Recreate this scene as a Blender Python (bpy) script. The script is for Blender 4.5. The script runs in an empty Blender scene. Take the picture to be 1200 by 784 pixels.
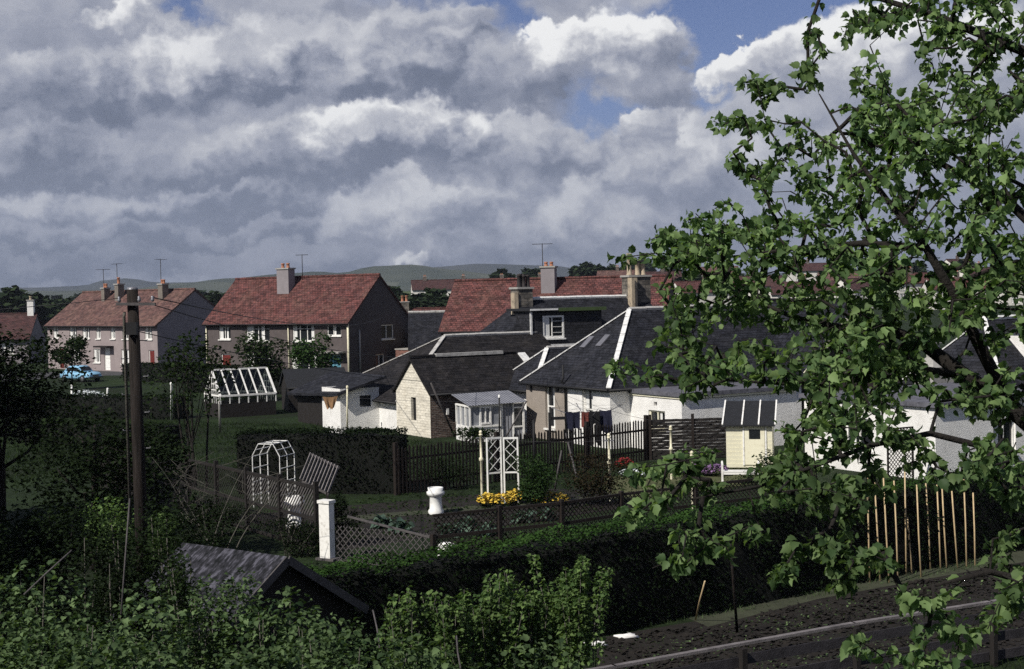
import bpy, math, random
import numpy as np
from mathutils import Vector, Matrix
rnd = random.Random(7)
rng = np.random.default_rng(7)
S = bpy.context.scene
COL = S.collection
sin, cos, pi = math.sin, math.cos, math.pi

# ------------------------------------------------------------------ camera
FPX, ROLL, PITCH, EYE = 1667.0, 0.022, 0.030, 7.0
cam = bpy.data.cameras.new('camera'); co = bpy.data.objects.new('camera', cam); COL.objects.link(co)
cam.sensor_width = 36.0; cam.lens = 36.0 * FPX / 1200.0
cam.clip_start = 0.1; cam.clip_end = 30000
co.matrix_world = Matrix.Translation((0, 0, EYE)) @ Matrix.Rotation(pi/2 - PITCH, 4, 'X') @ Matrix.Rotation(-ROLL, 4, 'Z')
S.camera = co

# ------------------------------------------------------------------ sun, view
SUN_H = Vector((-0.69, -0.72)).normalized(); SUN_EL = math.radians(43)
sd = Vector((SUN_H.x*cos(SUN_EL), SUN_H.y*cos(SUN_EL), sin(SUN_EL)))
sl = bpy.data.lights.new('sun', 'SUN'); sl.energy = 5.0; sl.angle = math.radians(0.53); sl.color = (1.0, 0.95, 0.87)
so = bpy.data.objects.new('sun', sl); COL.objects.link(so)
so.rotation_euler = sd.to_track_quat('Z', 'Y').to_euler(); so.location = (-60, -50, 80)
S.view_settings.view_transform = 'Standard'; S.view_settings.look = 'None'
S.view_settings.exposure = 0.10; S.view_settings.gamma = 1.0; S.view_settings.use_curve_mapping = False
S.cycles.use_denoising = False
S.cycles.max_bounces = 6; S.cycles.transparent_max_bounces = 8
S.cycles.volume_bounces = 0

def ray(px, py):
    x = (px-600)/FPX; y = (392-py)/FPX
    u = cos(ROLL)*x + sin(ROLL)*y; v = -sin(ROLL)*x + cos(ROLL)*y
    return Vector((u, cos(PITCH)+v*sin(PITCH), v*cos(PITCH)-sin(PITCH)))
def at(px, py, Y):
    d = ray(px, py); return d*(Y/d.y) + Vector((0, 0, EYE))
def G(px, py, z=0.0):
    d = ray(px, py); return d*((z-EYE)/d.z) + Vector((0, 0, EYE))

# ------------------------------------------------------------------ world: sky and clouds
W = bpy.data.worlds.new('World'); S.world = W; W.use_nodes = True
nt = W.node_tree; nt.nodes.clear(); N = nt.nodes; LK = nt.links
def nd(tree, typ, **kw):
    n = tree.nodes.new(typ)
    for k, v in kw.items(): setattr(n, k, v)
    return n
def mth(tree, op, a, b=None, c=None, clamp=False):
    n = tree.nodes.new('ShaderNodeMath'); n.operation = op; n.use_clamp = clamp
    for i, v in enumerate((a, b, c)):
        if v is None: continue
        if isinstance(v, (int, float)): n.inputs[i].default_value = v
        else: tree.links.new(v, n.inputs[i])
    return n.outputs[0]
def vmth(tree, op, a, b=None):
    n = tree.nodes.new('ShaderNodeVectorMath'); n.operation = op
    for i, v in enumerate((a, b)):
        if v is None: continue
        if isinstance(v, (tuple, list)): n.inputs[i].default_value = v
        elif isinstance(v, (int, float)): n.inputs['Scale'].default_value = v
        else: tree.links.new(v, n.inputs[i])
    return n.outputs['Value'] if op in ('LENGTH', 'DISTANCE', 'DOT_PRODUCT') else n.outputs['Vector']
def noise(tree, vec, scale, detail=6, rough=0.55, col=False, lac=2.0):
    n = tree.nodes.new('ShaderNodeTexNoise'); n.inputs['Scale'].default_value = scale
    n.inputs['Detail'].default_value = detail; n.inputs['Roughness'].default_value = rough; n.inputs['Lacunarity'].default_value = lac
    tree.links.new(vec, n.inputs['Vector'])
    return n.outputs['Color' if col else 'Fac']
def ramp(tree, fac, stops, interp='LINEAR'):
    n = tree.nodes.new('ShaderNodeValToRGB'); cr = n.color_ramp; cr.interpolation = interp
    while len(cr.elements) < len(stops): cr.elements.new(0.5)
    for e, (p, c) in zip(cr.elements, stops):
        e.position = p; e.color = (c[0], c[1], c[2], 1)
    tree.links.new(fac, n.inputs[0]); return n.outputs[0]
def mapr(tree, v, a, b, c=0.0, d=1.0, smooth=False):
    n = tree.nodes.new('ShaderNodeMapRange'); n.clamp = True
    if smooth: n.interpolation_type = 'SMOOTHSTEP'
    for i, x in enumerate((a, b, c, d)): n.inputs[i+1].default_value = x
    tree.links.new(v, n.inputs[0]); return n.outputs[0]

tc = nd(nt, 'ShaderNodeTexCoord'); sep = nd(nt, 'ShaderNodeSeparateXYZ'); LK.new(tc.outputs['Generated'], sep.inputs[0])
az = mth(nt, 'ARCTAN2', sep.outputs[0], sep.outputs[1]); el = mth(nt, 'ARCSINE', sep.outputs[2])
cmb = nd(nt, 'ShaderNodeCombineXYZ'); LK.new(az, cmb.inputs[0]); LK.new(el, cmb.inputs[1])
P0 = cmb.outputs[0]
def azel(px, py):
    d = ray(px, py).normalized(); return math.atan2(d.x, d.y), math.asin(d.z)
DPX = 1/FPX
def total(items):
    acc = items[0]
    for b in items[1:]: acc = mth(nt, 'ADD', acc, b)
    return acc
# domain warp so that the cloud edges billow
def centred(v): return vmth(nt, 'SUBTRACT', v, (0.5, 0.5, 0.5))
w1 = centred(noise(nt, P0, 14, 2, 0.5, True)); w2 = centred(noise(nt, P0, 40, 3, 0.55, True)); w3 = centred(noise(nt, P0, 120, 4, 0.6, True))
PW = vmth(nt, 'ADD', vmth(nt, 'ADD', P0, vmth(nt, 'SCALE', w1, 0.050)), vmth(nt, 'ADD', vmth(nt, 'SCALE', w2, 0.030), vmth(nt, 'SCALE', w3, 0.017)))
def local(src, px, py, rx, ry):
    a, e = azel(px, py)
    return vmth(nt, 'MULTIPLY', vmth(nt, 'SUBTRACT', src, (a, e, 0)), (1/(rx*DPX), 1/(ry*DPX), 0))
def blob(src, px, py, rx, ry, w, soft=0.0):
    return mapr(nt, vmth(nt, 'LENGTH', local(src, px, py, rx, ry)), soft, 1.0, w, 0.0, True)
# gaps of blue between the clouds
gaps = [(850, 30, 210, 80, 1.4), (590, 20, 75, 50, 1.2), (700, 120, 75, 60, 1.0), (215, 10, 60, 18, .8), (940, 20, 150, 60, 1.2), (1210, -60, 300, 90, .9), (520, -60, 260, 80, 1.2), (845, 100, 40, 40, .7)]
GAP = total([blob(PW, *g) for g in gaps])
# soft relief shared by every cloud: density here minus density higher up
SC = vmth(nt, 'ADD', vmth(nt, 'MULTIPLY', P0, (1.0, 1.35, 1.0)), vmth(nt, 'SCALE', w2, 0.03))
SCu = vmth(nt, 'ADD', SC, (-0.012, 0.018, 0.0))
def puffs(v): return mth(nt, 'ADD', mth(nt, 'MULTIPLY', noise(nt, v, 13, 3, 0.5), .7), mth(nt, 'MULTIPLY', noise(nt, v, 40, 5, 0.55), .3))
r1 = mth(nt, 'SUBTRACT', puffs(SC), puffs(SCu))
r2 = noise(nt, SC, 22, 6, 0.55)
rel = mth(nt, 'ADD', mth(nt, 'MULTIPLY', r1, 1.1), mth(nt, 'MULTIPLY', mth(nt, 'SUBTRACT', r2, .5), .30))
cover = mapr(nt, mth(nt, 'ADD', mth(nt, 'SUBTRACT', 1.0, GAP), mth(nt, 'MULTIPLY', mth(nt, 'SUBTRACT', r2, 0.5), 0.7)), 0.15, 0.95, 0, 1, True)
lumv = mth(nt, 'ADD', mapr(nt, el, 0.0, 0.16, .30, .46), mth(nt, 'MULTIPLY', rel, .55))
# each cloud: centre px, centre py, half width, half height, tone of the base, tone of the top, edge softness
clouds = [(100, 305, 300, 26, .20, .34, .6), (420, 305, 200, 26, .26, .40, .6), (700, 305, 200, 30, .32, .44, .6),
    (130, 276, 260, 20, .18, .44, .5), (330, 268, 170, 20, .2, .44, .5), (190, 240, 250, 27, .20, .64, .4), (560, 288, 170, 34, .26, .62, .3), (490, 299, 26, 13, .50, .80, .5),
    (455, 250, 95, 56, .30, .70, .25), (610, 238, 190, 50, .28, .76, .22), (740, 262, 140, 56, .30, .70, .25), (880, 250, 150, 70, .32, .62, .3), (1050, 230, 220, 90, .36, .58, .4),
    (110, 190, 260, 46, .16, .50, .3), (345, 188, 150, 44, .20, .60, .3), (600, 182, 130, 58, .22, .68, .22), (800, 196, 120, 84, .28, .78, .2), (880, 165, 90, 60, .34, .80, .2), (1010, 190, 160, 100, .36, .72, .25), (1150, 150, 160, 120, .4, .6, .3),
    (315, 173, 46, 20, .42, .72, .5), (270, 180, 30, 18, .40, .66, .5), (760, 152, 50, 34, .40, .82, .2), (470, 160, 140, 52, .20, .98, .25), (425, 140, 46, 32, .6, 1.0, .3),
    (40, 110, 130, 56, .18, .50, .35), (330, 62, 130, 60, .24, .62, .3), (240, 82, 150, 58, .16, .78, .3), (140, 18, 46, 22, .46, .84, .4), (40, 78, 44, 30, .42, .66, .4), (290, 45, 40, 40, .5, .74, .5),
    (475, 70, 160, 66, .16, .68, .25), (520, 20, 90, 28, .4, .66, .5), (600, 96, 76, 46, .24, .54, .3),
    (760, 96, 80, 40, .30, .55, .3), (735, 52, 84, 56, .30, .90, .2), (655, 56, 50, 44, .40, .95, .2), (945, 130, 130, 50, .42, .6, .3), (985, 74, 110, 50, .46, .98, .2), (905, 82, 76, 36, .40, .90, .2), (858, 76, 44, 24, .6, 1.0, .2), (1090, 60, 150, 66, .46, .9, .2)]
sepn = None
for (px, py, rx, ry, lo, hi, soft) in clouds:
    q = local(PW, px, py, rx, ry)
    sp = nt.nodes.new('ShaderNodeSeparateXYZ'); LK.new(q, sp.inputs[0])
    d = vmth(nt, 'LENGTH', q)
    al = mapr(nt, d, 1.0, 1.0-soft*.85-.07, 0, 1, True)
    # the base fades out softly, the top stays crisp
    al = mth(nt, 'MULTIPLY', al, mapr(nt, sp.outputs[1], -1.0, -.25, .0, 1.0, True))
    t_ = mth(nt, 'ADD', mth(nt, 'MULTIPLY_ADD', sp.outputs[1], .52, .50), mth(nt, 'MULTIPLY_ADD', sp.outputs[0], -.16, mth(nt, 'MULTIPLY', rel, 1.7)))
    sh = mapr(nt, t_, .12, .92, lo-.03, hi, True)
    mxn = nt.nodes.new('ShaderNodeMix'); LK.new(al, mxn.inputs[0]); LK.new(lumv, mxn.inputs[2]); LK.new(sh, mxn.inputs[3]); lumv = mxn.outputs[0]
    cover = mth(nt, 'MAXIMUM', cover, al)
lumv = mth(nt, 'ADD', lumv, mth(nt, 'MULTIPLY', mth(nt, 'SUBTRACT', noise(nt, PW, 38, 8, .62), .5), .24))
ccol = ramp(nt, lumv, [(0.0, (.066, .084, .130)), (.22, (.135, .158, .225)), (.42, (.300, .320, .392)), (.65, (.55, .560, .60)), (.88, (.93, .93, .92))])
fac = mth(nt, 'MULTIPLY', cover, mapr(nt, mth(nt, 'ADD', el, mth(nt, 'MULTIPLY', mth(nt, 'SUBTRACT', r2, .5), .6)), .30, .55, 1.0, .12, True))
sky = nd(nt, 'ShaderNodeTexSky', sky_type='NISHITA', sun_disc=False, sun_elevation=SUN_EL, sun_rotation=math.atan2(SUN_H.x, SUN_H.y))
sky.air_density = 1.0; sky.dust_density = 0.0; sky.ozone_density = 8.0; sky.altitude = 800
bg1 = nd(nt, 'ShaderNodeBackground'); LK.new(vmth(nt, 'MULTIPLY', sky.outputs[0], (1.08, .87, .98)), bg1.inputs[0]); bg1.inputs[1].default_value = 0.062
bg2 = nd(nt, 'ShaderNodeBackground'); LK.new(ccol, bg2.inputs[0]); bg2.inputs[1].default_value = 1.0
mx = nd(nt, 'ShaderNodeMixShader'); LK.new(fac, mx.inputs[0]); LK.new(bg1.outputs[0], mx.inputs[1]); LK.new(bg2.outputs[0], mx.inputs[2])
wo = nd(nt, 'ShaderNodeOutputWorld'); LK.new(mx.outputs[0], wo.inputs[0])
W.cycles.sampling_method = 'MANUAL'; W.cycles.sample_map_resolution = 512

# ------------------------------------------------------------------ mesh helpers
def link(o, parent=None):
    COL.objects.link(o)
    if parent is not None: o.parent = parent
    return o
def tag(o, label=None, cat=None, group=None, kind=None):
    if label: o['label'] = label
    if cat: o['category'] = cat
    if group: o['group'] = group
    if kind: o['kind'] = kind
    return o
def thing(name, label, cat, loc=(0, 0, 0), rz=0.0, group=None):
    o = bpy.data.objects.new(name, None); o.empty_display_size = 0.2
    o.location = loc; o.rotation_euler = (0, 0, rz); link(o)
    return tag(o, label, cat, group)
def copy_tree(o, parent=None):
    c = o.copy(); COL.objects.link(c)
    if parent is not None: c.parent = parent
    for ch in o.children: copy_tree(ch, c)
    return c

class MB:
    def __init__(s): s.v = []; s.f = []; s.m = []; s.sm = []
    def poly(s, pts, mi=0, smooth=False):
        i = len(s.v); s.v += [tuple(p) for p in pts]; s.f.append(tuple(range(i, i+len(pts)))); s.m.append(mi); s.sm.append(smooth); return s
    def add(s, vs, fs, mi=0, smooth=False):
        i = len(s.v); s.v += [tuple(p) for p in vs]
        for f in fs: s.f.append(tuple(i+k for k in f)); s.m.append(mi); s.sm.append(smooth)
        return s
    def obox(s, c, ax, ay, az, mi=0):
        c, ax, ay, az = Vector(c), Vector(ax), Vector(ay), Vector(az)
        vs = [c+sx*ax+sy*ay+sz*az for sz in (-1, 1) for sy in (-1, 1) for sx in (-1, 1)]
        return s.add(vs, [(0, 2, 3, 1), (4, 5, 7, 6), (0, 1, 5, 4), (2, 6, 7, 3), (0, 4, 6, 2), (1, 3, 7, 5)], mi)
    def box(s, c, size, rz=0.0, mi=0):
        x, y, z = size[0]/2, size[1]/2, size[2]/2
        return s.obox(c, (cos(rz)*x, sin(rz)*x, 0), (-sin(rz)*y, cos(rz)*y, 0), (0, 0, z), mi)
    def bar(s, p0, p1, w, h, up=(0, 0, 1), mi=0):
        p0, p1 = Vector(p0), Vector(p1); d = p1-p0
        if d.length < 1e-6: return s
        t = d.normalized(); sdv = t.cross(Vector(up))
        if sdv.length < 1e-4: sdv = t.cross(Vector((0, 1, 0)))
        sdv.normalize(); u = sdv.cross(t)
        return s.obox((p0+p1)/2, d/2, sdv*w/2, u*h/2, mi)
    def tube(s, pts, rad, n=6, mi=0, cap=True, smooth=True):
        pts = [Vector(p) for p in pts]
        if isinstance(rad, (int, float)): rad = [rad]*len(pts)
        rings = []; i0 = len(s.v); pv = None
        for k, p in enumerate(pts):
            t = (pts[min(k+1, len(pts)-1)] - pts[max(k-1, 0)])
            t = t.normalized() if t.length > 1e-9 else Vector((0, 0, 1))
            if pv is None:
                a = t.orthogonal().normalized()
            else:
                a = pv - t*pv.dot(t); a = a.normalized() if a.length > 1e-5 else t.orthogonal().normalized()
            pv = a; b = t.cross(a)
            for j in range(n):
                q = 2*pi*j/n; s.v.append(tuple(p + (a*cos(q)+b*sin(q))*rad[k]))
        for k in range(len(pts)-1):
            for j in range(n):
                s.f.append((i0+k*n+j, i0+k*n+(j+1) % n, i0+(k+1)*n+(j+1) % n, i0+(k+1)*n+j)); s.m.append(mi); s.sm.append(smooth)
        if cap:
            s.f.append(tuple(i0+j for j in range(n))[::-1]); s.m.append(mi); s.sm.append(False)
            e = i0+(len(pts)-1)*n; s.f.append(tuple(e+j for j in range(n))); s.m.append(mi); s.sm.append(False)
        return s
    def lathe(s, c, prof, n=14, mi=0, smooth=True):
        c = Vector(c); i0 = len(s.v)
        for r, z in prof:
            for j in range(n):
                q = 2*pi*j/n; s.v.append((c.x+r*cos(q), c.y+r*sin(q), c.z+z))
        for k in range(len(prof)-1):
            for j in range(n):
                s.f.append((i0+k*n+j, i0+k*n+(j+1) % n, i0+(k+1)*n+(j+1) % n, i0+(k+1)*n+j)); s.m.append(mi); s.sm.append(smooth)
        return s
    def build(s, name, mats, parent=None, uv=True):
        me = bpy.data.meshes.new(name)
        me.from_pydata(s.v, [], s.f)
        if not isinstance(mats, (list, tuple)): mats = [mats]
        for m in mats: me.materials.append(m)
        me.polygons.foreach_set('material_index', s.m); me.polygons.foreach_set('use_smooth', s.sm)
        me.update()
        if uv and s.f:
            ul = me.uv_layers.new(name='UVMap'); arr = np.zeros(len(me.loops)*2, np.float32)
            for p in me.polygons:
                n = p.normal
                if abs(n.z) > 0.985: u, v = Vector((1, 0, 0)), Vector((0, 1, 0))
                else:
                    u = Vector((-n.y, n.x, 0)).normalized(); v = n.cross(u)
                for li in p.loop_indices:
                    q = Vector(s.v[me.loops[li].vertex_index]); arr[2*li] = q.dot(u); arr[2*li+1] = q.dot(v)
            ul.data.foreach_set('uv', arr)
        o = bpy.data.objects.new(name, me); link(o, parent)
        return o

# leaf shapes: points in (across, along, up), along runs 0..1
L_BROAD = (np.array([(0, 0, 0), (-.30, .10, .10), (-.42, .36, .20), (-.33, .46, .15), (-.35, .66, .09), (-.20, .72, .03), (0, 1.04, -.20), (.20, .72, .03), (.36, .66, .05), (.34, .46, .11), (.44, .36, .15), (.30, .10, .10), (0, .42, .0), (0, .72, -.05)], float),
           [(0, 12, 3, 2, 1), (12, 13, 5, 4, 3), (13, 6, 5), (0, 11, 10, 9, 12), (12, 9, 8, 7, 13), (13, 7, 6)])
L_DIA = (np.array([(0, 0, 0), (-.32, .5, .10), (0, 1, 0), (.32, .5, .10)], float), [(0, 2, 1), (0, 3, 2)])
L_CLUMP = (np.array([(-.5, 0, 0), (.5, .1, .1), (.6, .7, -.1), (0, 1, .1), (-.6, .6, 0), (0, .45, .18)], float), [(0, 1, 5), (1, 2, 5), (2, 3, 5), (3, 4, 5), (4, 0, 5)])
def leaf_cloud(name, pos, size, mat, parent=None, shape=L_DIA, dirs=None, up=0.5, droop=0.0, seed=1, local=None):
    """one foliage mesh: a leaf at every position; normals lean towards 'up'"""
    r = np.random.default_rng(seed); pos = np.asarray(pos, float); n = len(pos)
    nrm = r.normal(size=(n, 3)); nrm /= np.linalg.norm(nrm, axis=1)[:, None]
    nrm[:, 2] = np.abs(nrm[:, 2]) if up > 0.3 else nrm[:, 2]
    nrm = nrm + np.array([0, 0, up]); nrm /= np.linalg.norm(nrm, axis=1)[:, None]
    d = r.normal(size=(n, 3)) if dirs is None else np.asarray(dirs, float) + r.normal(size=(n, 3))*0.5
    d[:, 2] -= droop
    d -= nrm*(d*nrm).sum(1)[:, None]; d /= np.linalg.norm(d, axis=1)[:, None] + 1e-9
    s = np.cross(d, nrm)
    T, F = shape; k = len(T)
    sz = (size*(0.55+0.85*r.random(n)))[:, None, None]
    V = pos[:, None, :] + sz*(s[:, None, :]*T[None, :, 0:1] + d[:, None, :]*T[None, :, 1:2] + nrm[:, None, :]*T[None, :, 2:3])
    if local is not None: V = V - np.asarray(local)[None, None, :]
    V = V.reshape(-1, 3)
    loops = []; tot = []
    base = np.arange(n)[:, None]*k
    order = np.concatenate([np.array(f) for f in F]); lens = [len(f) for f in F]
    loops = (base + order[None, :]).ravel(); tot = np.tile(lens, n)
    me = bpy.data.meshes.new(name); me.vertices.add(len(V)); me.vertices.foreach_set('co', V.astype(np.float32).ravel())
    me.loops.add(len(loops)); me.loops.foreach_set('vertex_index', loops.astype(np.int32))
    me.polygons.add(len(tot)); st = np.concatenate([[0], np.cumsum(tot)[:-1]]); me.polygons.foreach_set('loop_start', st.astype(np.int32))
    me.materials.append(mat); me.update(calc_edges=True); me.validate()
    o = bpy.data.objects.new(name, me); link(o, parent); return o

# ------------------------------------------------------------------ materials
M = {}
def base_mat(name, rough=0.85, spec=0.3):
    m = bpy.data.materials.new(name); m.use_nodes = True; t = m.node_tree
    b = t.nodes['Principled BSDF']; b.inputs['Roughness'].default_value = rough; b.inputs['Specular IOR Level'].default_value = spec
    M[name] = m; return m, t, b
def coord(t, kind='Object'):
    return t.nodes.new('ShaderNodeTexCoord').outputs[kind]
def bump(t, b, h, strength=0.4, dist=0.03):
    n = t.nodes.new('ShaderNodeBump'); n.inputs['Strength'].default_value = strength; n.inputs['Distance'].default_value = dist
    t.links.new(h, n.inputs['Height']); t.links.new(n.outputs[0], b.inputs['Normal'])
def paint(name, col, var=0.25, scale=3.0, rough=0.8, bmp=0.0, bscale=40.0, spec=0.3, dirt=None, metallic=0.0):
    m, t, b = base_mat(name, rough, spec); c = coord(t)
    n = noise(t, c, scale, 8, 0.65)
    lo = [x*(1-var) for x in col]; hi = [min(1, x*(1+var*0.7)) for x in col]
    out = ramp(t, n, [(0.3, lo), (0.7, hi)])
    if dirt:
        mxn = t.nodes.new('ShaderNodeMix'); mxn.data_type = 'RGBA'
        t.links.new(mapr(t, noise(t, c, dirt[1], 9, 0.7), 0.52, 0.66, 0, dirt[2]), mxn.inputs[0]); t.links.new(out, mxn.inputs[6]); mxn.inputs[7].default_value = (*dirt[0], 1)
        out = mxn.outputs[2]
    t.links.new(out, b.inputs['Base Color']); b.inputs['Metallic'].default_value = metallic
    if bmp: bump(t, b, noise(t, c, bscale, 5, 0.7), bmp, 0.04)
    return m
def bricks(name, c1, c2, mortar, bw, bh, ms=0.02, rough=0.85, bmp=0.6, weather=None, wscale=0.6, offs=0.5, spec=0.3, bdist=0.03, var=(.6, 1.45)):
    m, t, b = base_mat(name, rough, spec); uv = coord(t, 'UV')
    wob = vmth(t, 'ADD', uv, vmth(t, 'SCALE', vmth(t, 'SUBTRACT', noise(t, uv, 2.5, 3, 0.5, True), (.5, .5, .5)), 0.05))
    br = t.nodes.new('ShaderNodeTexBrick'); t.links.new(wob, br.inputs['Vector'])
    br.offset = offs; br.inputs['Scale'].default_value = 1.0; br.inputs['Brick Width'].default_value = bw; br.inputs['Row Height'].default_value = bh
    br.inputs['Mortar Size'].default_value = ms; br.inputs['Mortar Smooth'].default_value = 0.2; br.inputs['Bias'].default_value = 0.0
    br.inputs['Color1'].default_value = (*c1, 1); br.inputs['Color2'].default_value = (*c2, 1); br.inputs['Mortar'].default_value = (*mortar, 1)
    out = br.outputs['Color']
    if weather:
        mxn = t.nodes.new('ShaderNodeMix'); mxn.data_type = 'RGBA'
        t.links.new(mapr(t, noise(t, uv, wscale, 10, 0.7), 0.45, 0.7, 0, 0.75), mxn.inputs[0]); t.links.new(out, mxn.inputs[6]); mxn.inputs[7].default_value = (*weather, 1)
        out = mxn.outputs[2]
    # single tiles differ
    vo = t.nodes.new('ShaderNodeTexVoronoi'); sc = vmth(t, 'MULTIPLY', uv, (1/bw, 1/bh, 1)); t.links.new(sc, vo.inputs['Vector']); vo.inputs['Scale'].default_value = 0.9
    sepc = t.nodes.new('ShaderNodeSeparateColor'); t.links.new(vo.outputs['Color'], sepc.inputs[0])
    val = mapr(t, sepc.outputs[0], 0, 1, *var)
    sca = t.nodes.new('ShaderNodeVectorMath'); sca.operation = 'SCALE'; t.links.new(out, sca.inputs[0]); t.links.new(val, sca.inputs['Scale'])
    t.links.new(sca.outputs[0], b.inputs['Base Color'])
    h = mth(t, 'SUBTRACT', 1.0, br.outputs['Fac'])
    h = mth(t, 'ADD', h, mth(t, 'MULTIPLY', sepc.outputs[1], 0.5))
    bump(t, b, h, bmp, bdist)
    return m
def foliage(name, dark, light, trans=0.35, rough=0.55):
    m, t, b = base_mat(name, rough+.12, 0.14 if light[1] > .1 else .03)
    g = t.nodes.new('ShaderNodeNewGeometry')
    col = ramp(t, g.outputs['Random Per Island'], [(0.0, dark), (0.6, tuple((a+c)/2 for a, c in zip(dark, light))), (1.0, light)])
    big = noise(t, coord(t), 0.8, 3, 0.5)
    mm = t.nodes.new('ShaderNodeVectorMath'); mm.operation = 'SCALE'; t.links.new(col, mm.inputs[0]); t.links.new(mapr(t, big, .3, .7, .7, 1.3), mm.inputs['Scale'])
    t.links.new(mm.outputs[0], b.inputs['Base Color'])
    tr = t.nodes.new('ShaderNodeBsdfTranslucent'); mm2 = t.nodes.new('ShaderNodeVectorMath'); mm2.operation = 'MULTIPLY'
    t.links.new(mm.outputs[0], mm2.inputs[0]); mm2.inputs[1].default_value = (1.25, 1.35, 0.65); t.links.new(mm2.outputs[0], tr.inputs[0])
    ms = t.nodes.new('ShaderNodeMixShader'); ms.inputs[0].default_value = trans
    t.links.new(b.outputs[0], ms.inputs[1]); t.links.new(tr.outputs[0], ms.inputs[2]); t.links.new(ms.outputs[0], t.nodes['Material Output'].inputs[0])
    return m

bricks('slate', (.012, .013, .017), (.021, .022, .029), (.004, .004, .005), .28, .17, .012, .8, .8, (.030, .030, .034), 1.2, spec=.15)
bricks('slate_brown', (.012, .0115, .013), (.021, .019, .020), (.004, .004, .005), .30, .18, .012, .8, .8, (.028, .025, .023), 1.2, spec=.15)
bricks('modern_tile', (.013, .014, .020), (.020, .021, .029), (.004, .004, .005), .34, .30, .03, .7, .9, (.026, .026, .03), .8, spec=.15)
bricks('red_tile', (.132, .050, .045), (.086, .041, .040), (.034, .016, .015), .30, .22, .018, .9, .9, (.098, .056, .044), .5, spec=.15)
bricks('pink_tile', (.120, .060, .052), (.092, .052, .047), (.045, .025, .022), .30, .22, .018, .85, .8, (.15, .09, .07), .5)
bricks('maroon_tile', (.075, .030, .028), (.055, .026, .026), (.02, .012, .012), .30, .22, .018, .85, .7, (.06, .035, .03), .5)
bricks('cream_stone', (.70, .66, .56), (.67, .63, .53), (.56, .52, .44), .34, .13, .008, .9, .9, (.55, .50, .40), 1.6, var=(.85, 1.15))
bricks('brown_brick', (.10, .055, .040), (.062, .038, .032), (.19, .17, .15), .24, .085, .016, .9, .8, (.06, .045, .04), 1.5)
bricks('chimney_stone', (.17, .15, .125), (.11, .10, .088), (.07, .065, .06), .40, .22, .02, .9, .8, (.05, .048, .045), 2.0)
bricks('red_brick', (.22, .075, .05), (.16, .06, .045), (.2, .18, .16), .23, .075, .012, .9, .6)
bricks('tile_hung', (.016, .017, .021), (.026, .026, .032), (.005, .005, .006), .22, .16, .014, .7, .8, None)
paint('harl_white', (.80, .79, .76), .10, 2.0, .9, .8, 26, dirt=((.5, .48, .44), 1.2, .35))
paint('harl_grey', (.095, .080, .078), .22, 2.0, .95, .6, 26, dirt=((.08, .07, .07), .8, .5))
paint('harl_pink', (.27, .228, .226), .12, 1.2, .95, .5, 22, dirt=((.30, .26, .25), .6, .5))
paint('harl_dark', (.060, .047, .042), .2, 2.0, .95, .6, 26)
paint('harl_brown', (.30, .262, .225), .12, 2.0, .95, .8, 26)
paint('harl_midgrey', (.235, .215, .225), .15, 1.2, .95, .5, 22)
paint('white_paint', (.80, .80, .77), .08, 6, .55, dirt=((.42, .40, .36), 5.0, .5))
paint('white_wood', (.80, .79, .75), .10, 9, .6, dirt=((.30, .27, .22), 7.0, .6))
paint('lead_white', (.70, .70, .68), .2, 8, .6, dirt=((.25, .25, .25), 6.0, .7))
paint('ridge_grey', (.42, .41, .39), .25, 5, .85, dirt=((.14, .14, .13), 4.0, .6))
paint('cream_paint', (.76, .73, .56), .10, 4, .6, dirt=((.45, .40, .28), 4.0, .4))
paint('cream_pole', (.72, .68, .50), .14, 7, .6, dirt=((.30, .26, .18), 9.0, .6))
paint('black_paint', (.012, .012, .013), .3, 6, .6)
paint('felt_black', (.016, .017, .020), .3, 6, .85, .4, 60)
paint('felt_grey', (.115, .115, .135), .35, 2.2, .8, .3, 50, dirt=((.035, .036, .045), 3.5, .8))
m, t, b = base_mat('felt_leaf_shade', .9, .15); c = coord(t, 'UV')  # dark streaks paint leaf and stem shadow into the felt colour
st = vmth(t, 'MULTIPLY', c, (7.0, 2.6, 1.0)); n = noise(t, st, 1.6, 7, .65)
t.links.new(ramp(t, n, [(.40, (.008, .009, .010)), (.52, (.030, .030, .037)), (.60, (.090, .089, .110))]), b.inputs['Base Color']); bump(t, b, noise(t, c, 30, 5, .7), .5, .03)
paint('dark_wood', (.016, .0135, .0125), .4, 5, .85, .3, 30)
paint('creosote', (.017, .012, .010), .4, 6, .85, .3, 30)
paint('grey_wood', (.085, .078, .078), .35, 8, .85, .4, 40)
paint('pale_rail', (.17, .155, .155), .45, 3, .8, .4, 40)
m, t, b = base_mat('pole_wood', .9, .15); c = vmth(t, 'MULTIPLY', coord(t), (9.0, 9.0, .55)); n = noise(t, c, 2.2, 8, .7)
t.links.new(ramp(t, n, [(.35, (.009, .008, .007)), (.65, (.036, .029, .026))]), b.inputs['Base Color']); bump(t, b, n, .9, .05)
paint('board_grey', (.036, .033, .037), .5, 4, .85, .4, 30)
paint('slat_grey', (.19, .175, .175), .45, 6, .85, .4, 40)
paint('cane', (.50, .38, .22), .25, 9, .6)
paint('bark', (.016, .0135, .0115), .4, 9, .9, .8, 22)
paint('bark_pale', (.10, .095, .08), .4, 9, .9, .8, 22)
paint('terracotta', (.34, .15, .09), .2, 6, .8)
paint('pot_buff', (.40, .33, .24), .25, 5, .8, dirt=((.06, .055, .05), 4, .7))
paint('pot_black', (.035, .03, .03), .4, 5, .85)
paint('concrete', (.32, .31, .29), .2, 5, .9, .3, 40)
paint('curtain', (.66, .66, .64), .12, 9, .9)
paint('curtain_cream', (.60, .54, .36), .2, 6, .9)
paint('green_paint', (.055, .085, .032), .2, 4, .7)
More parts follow.
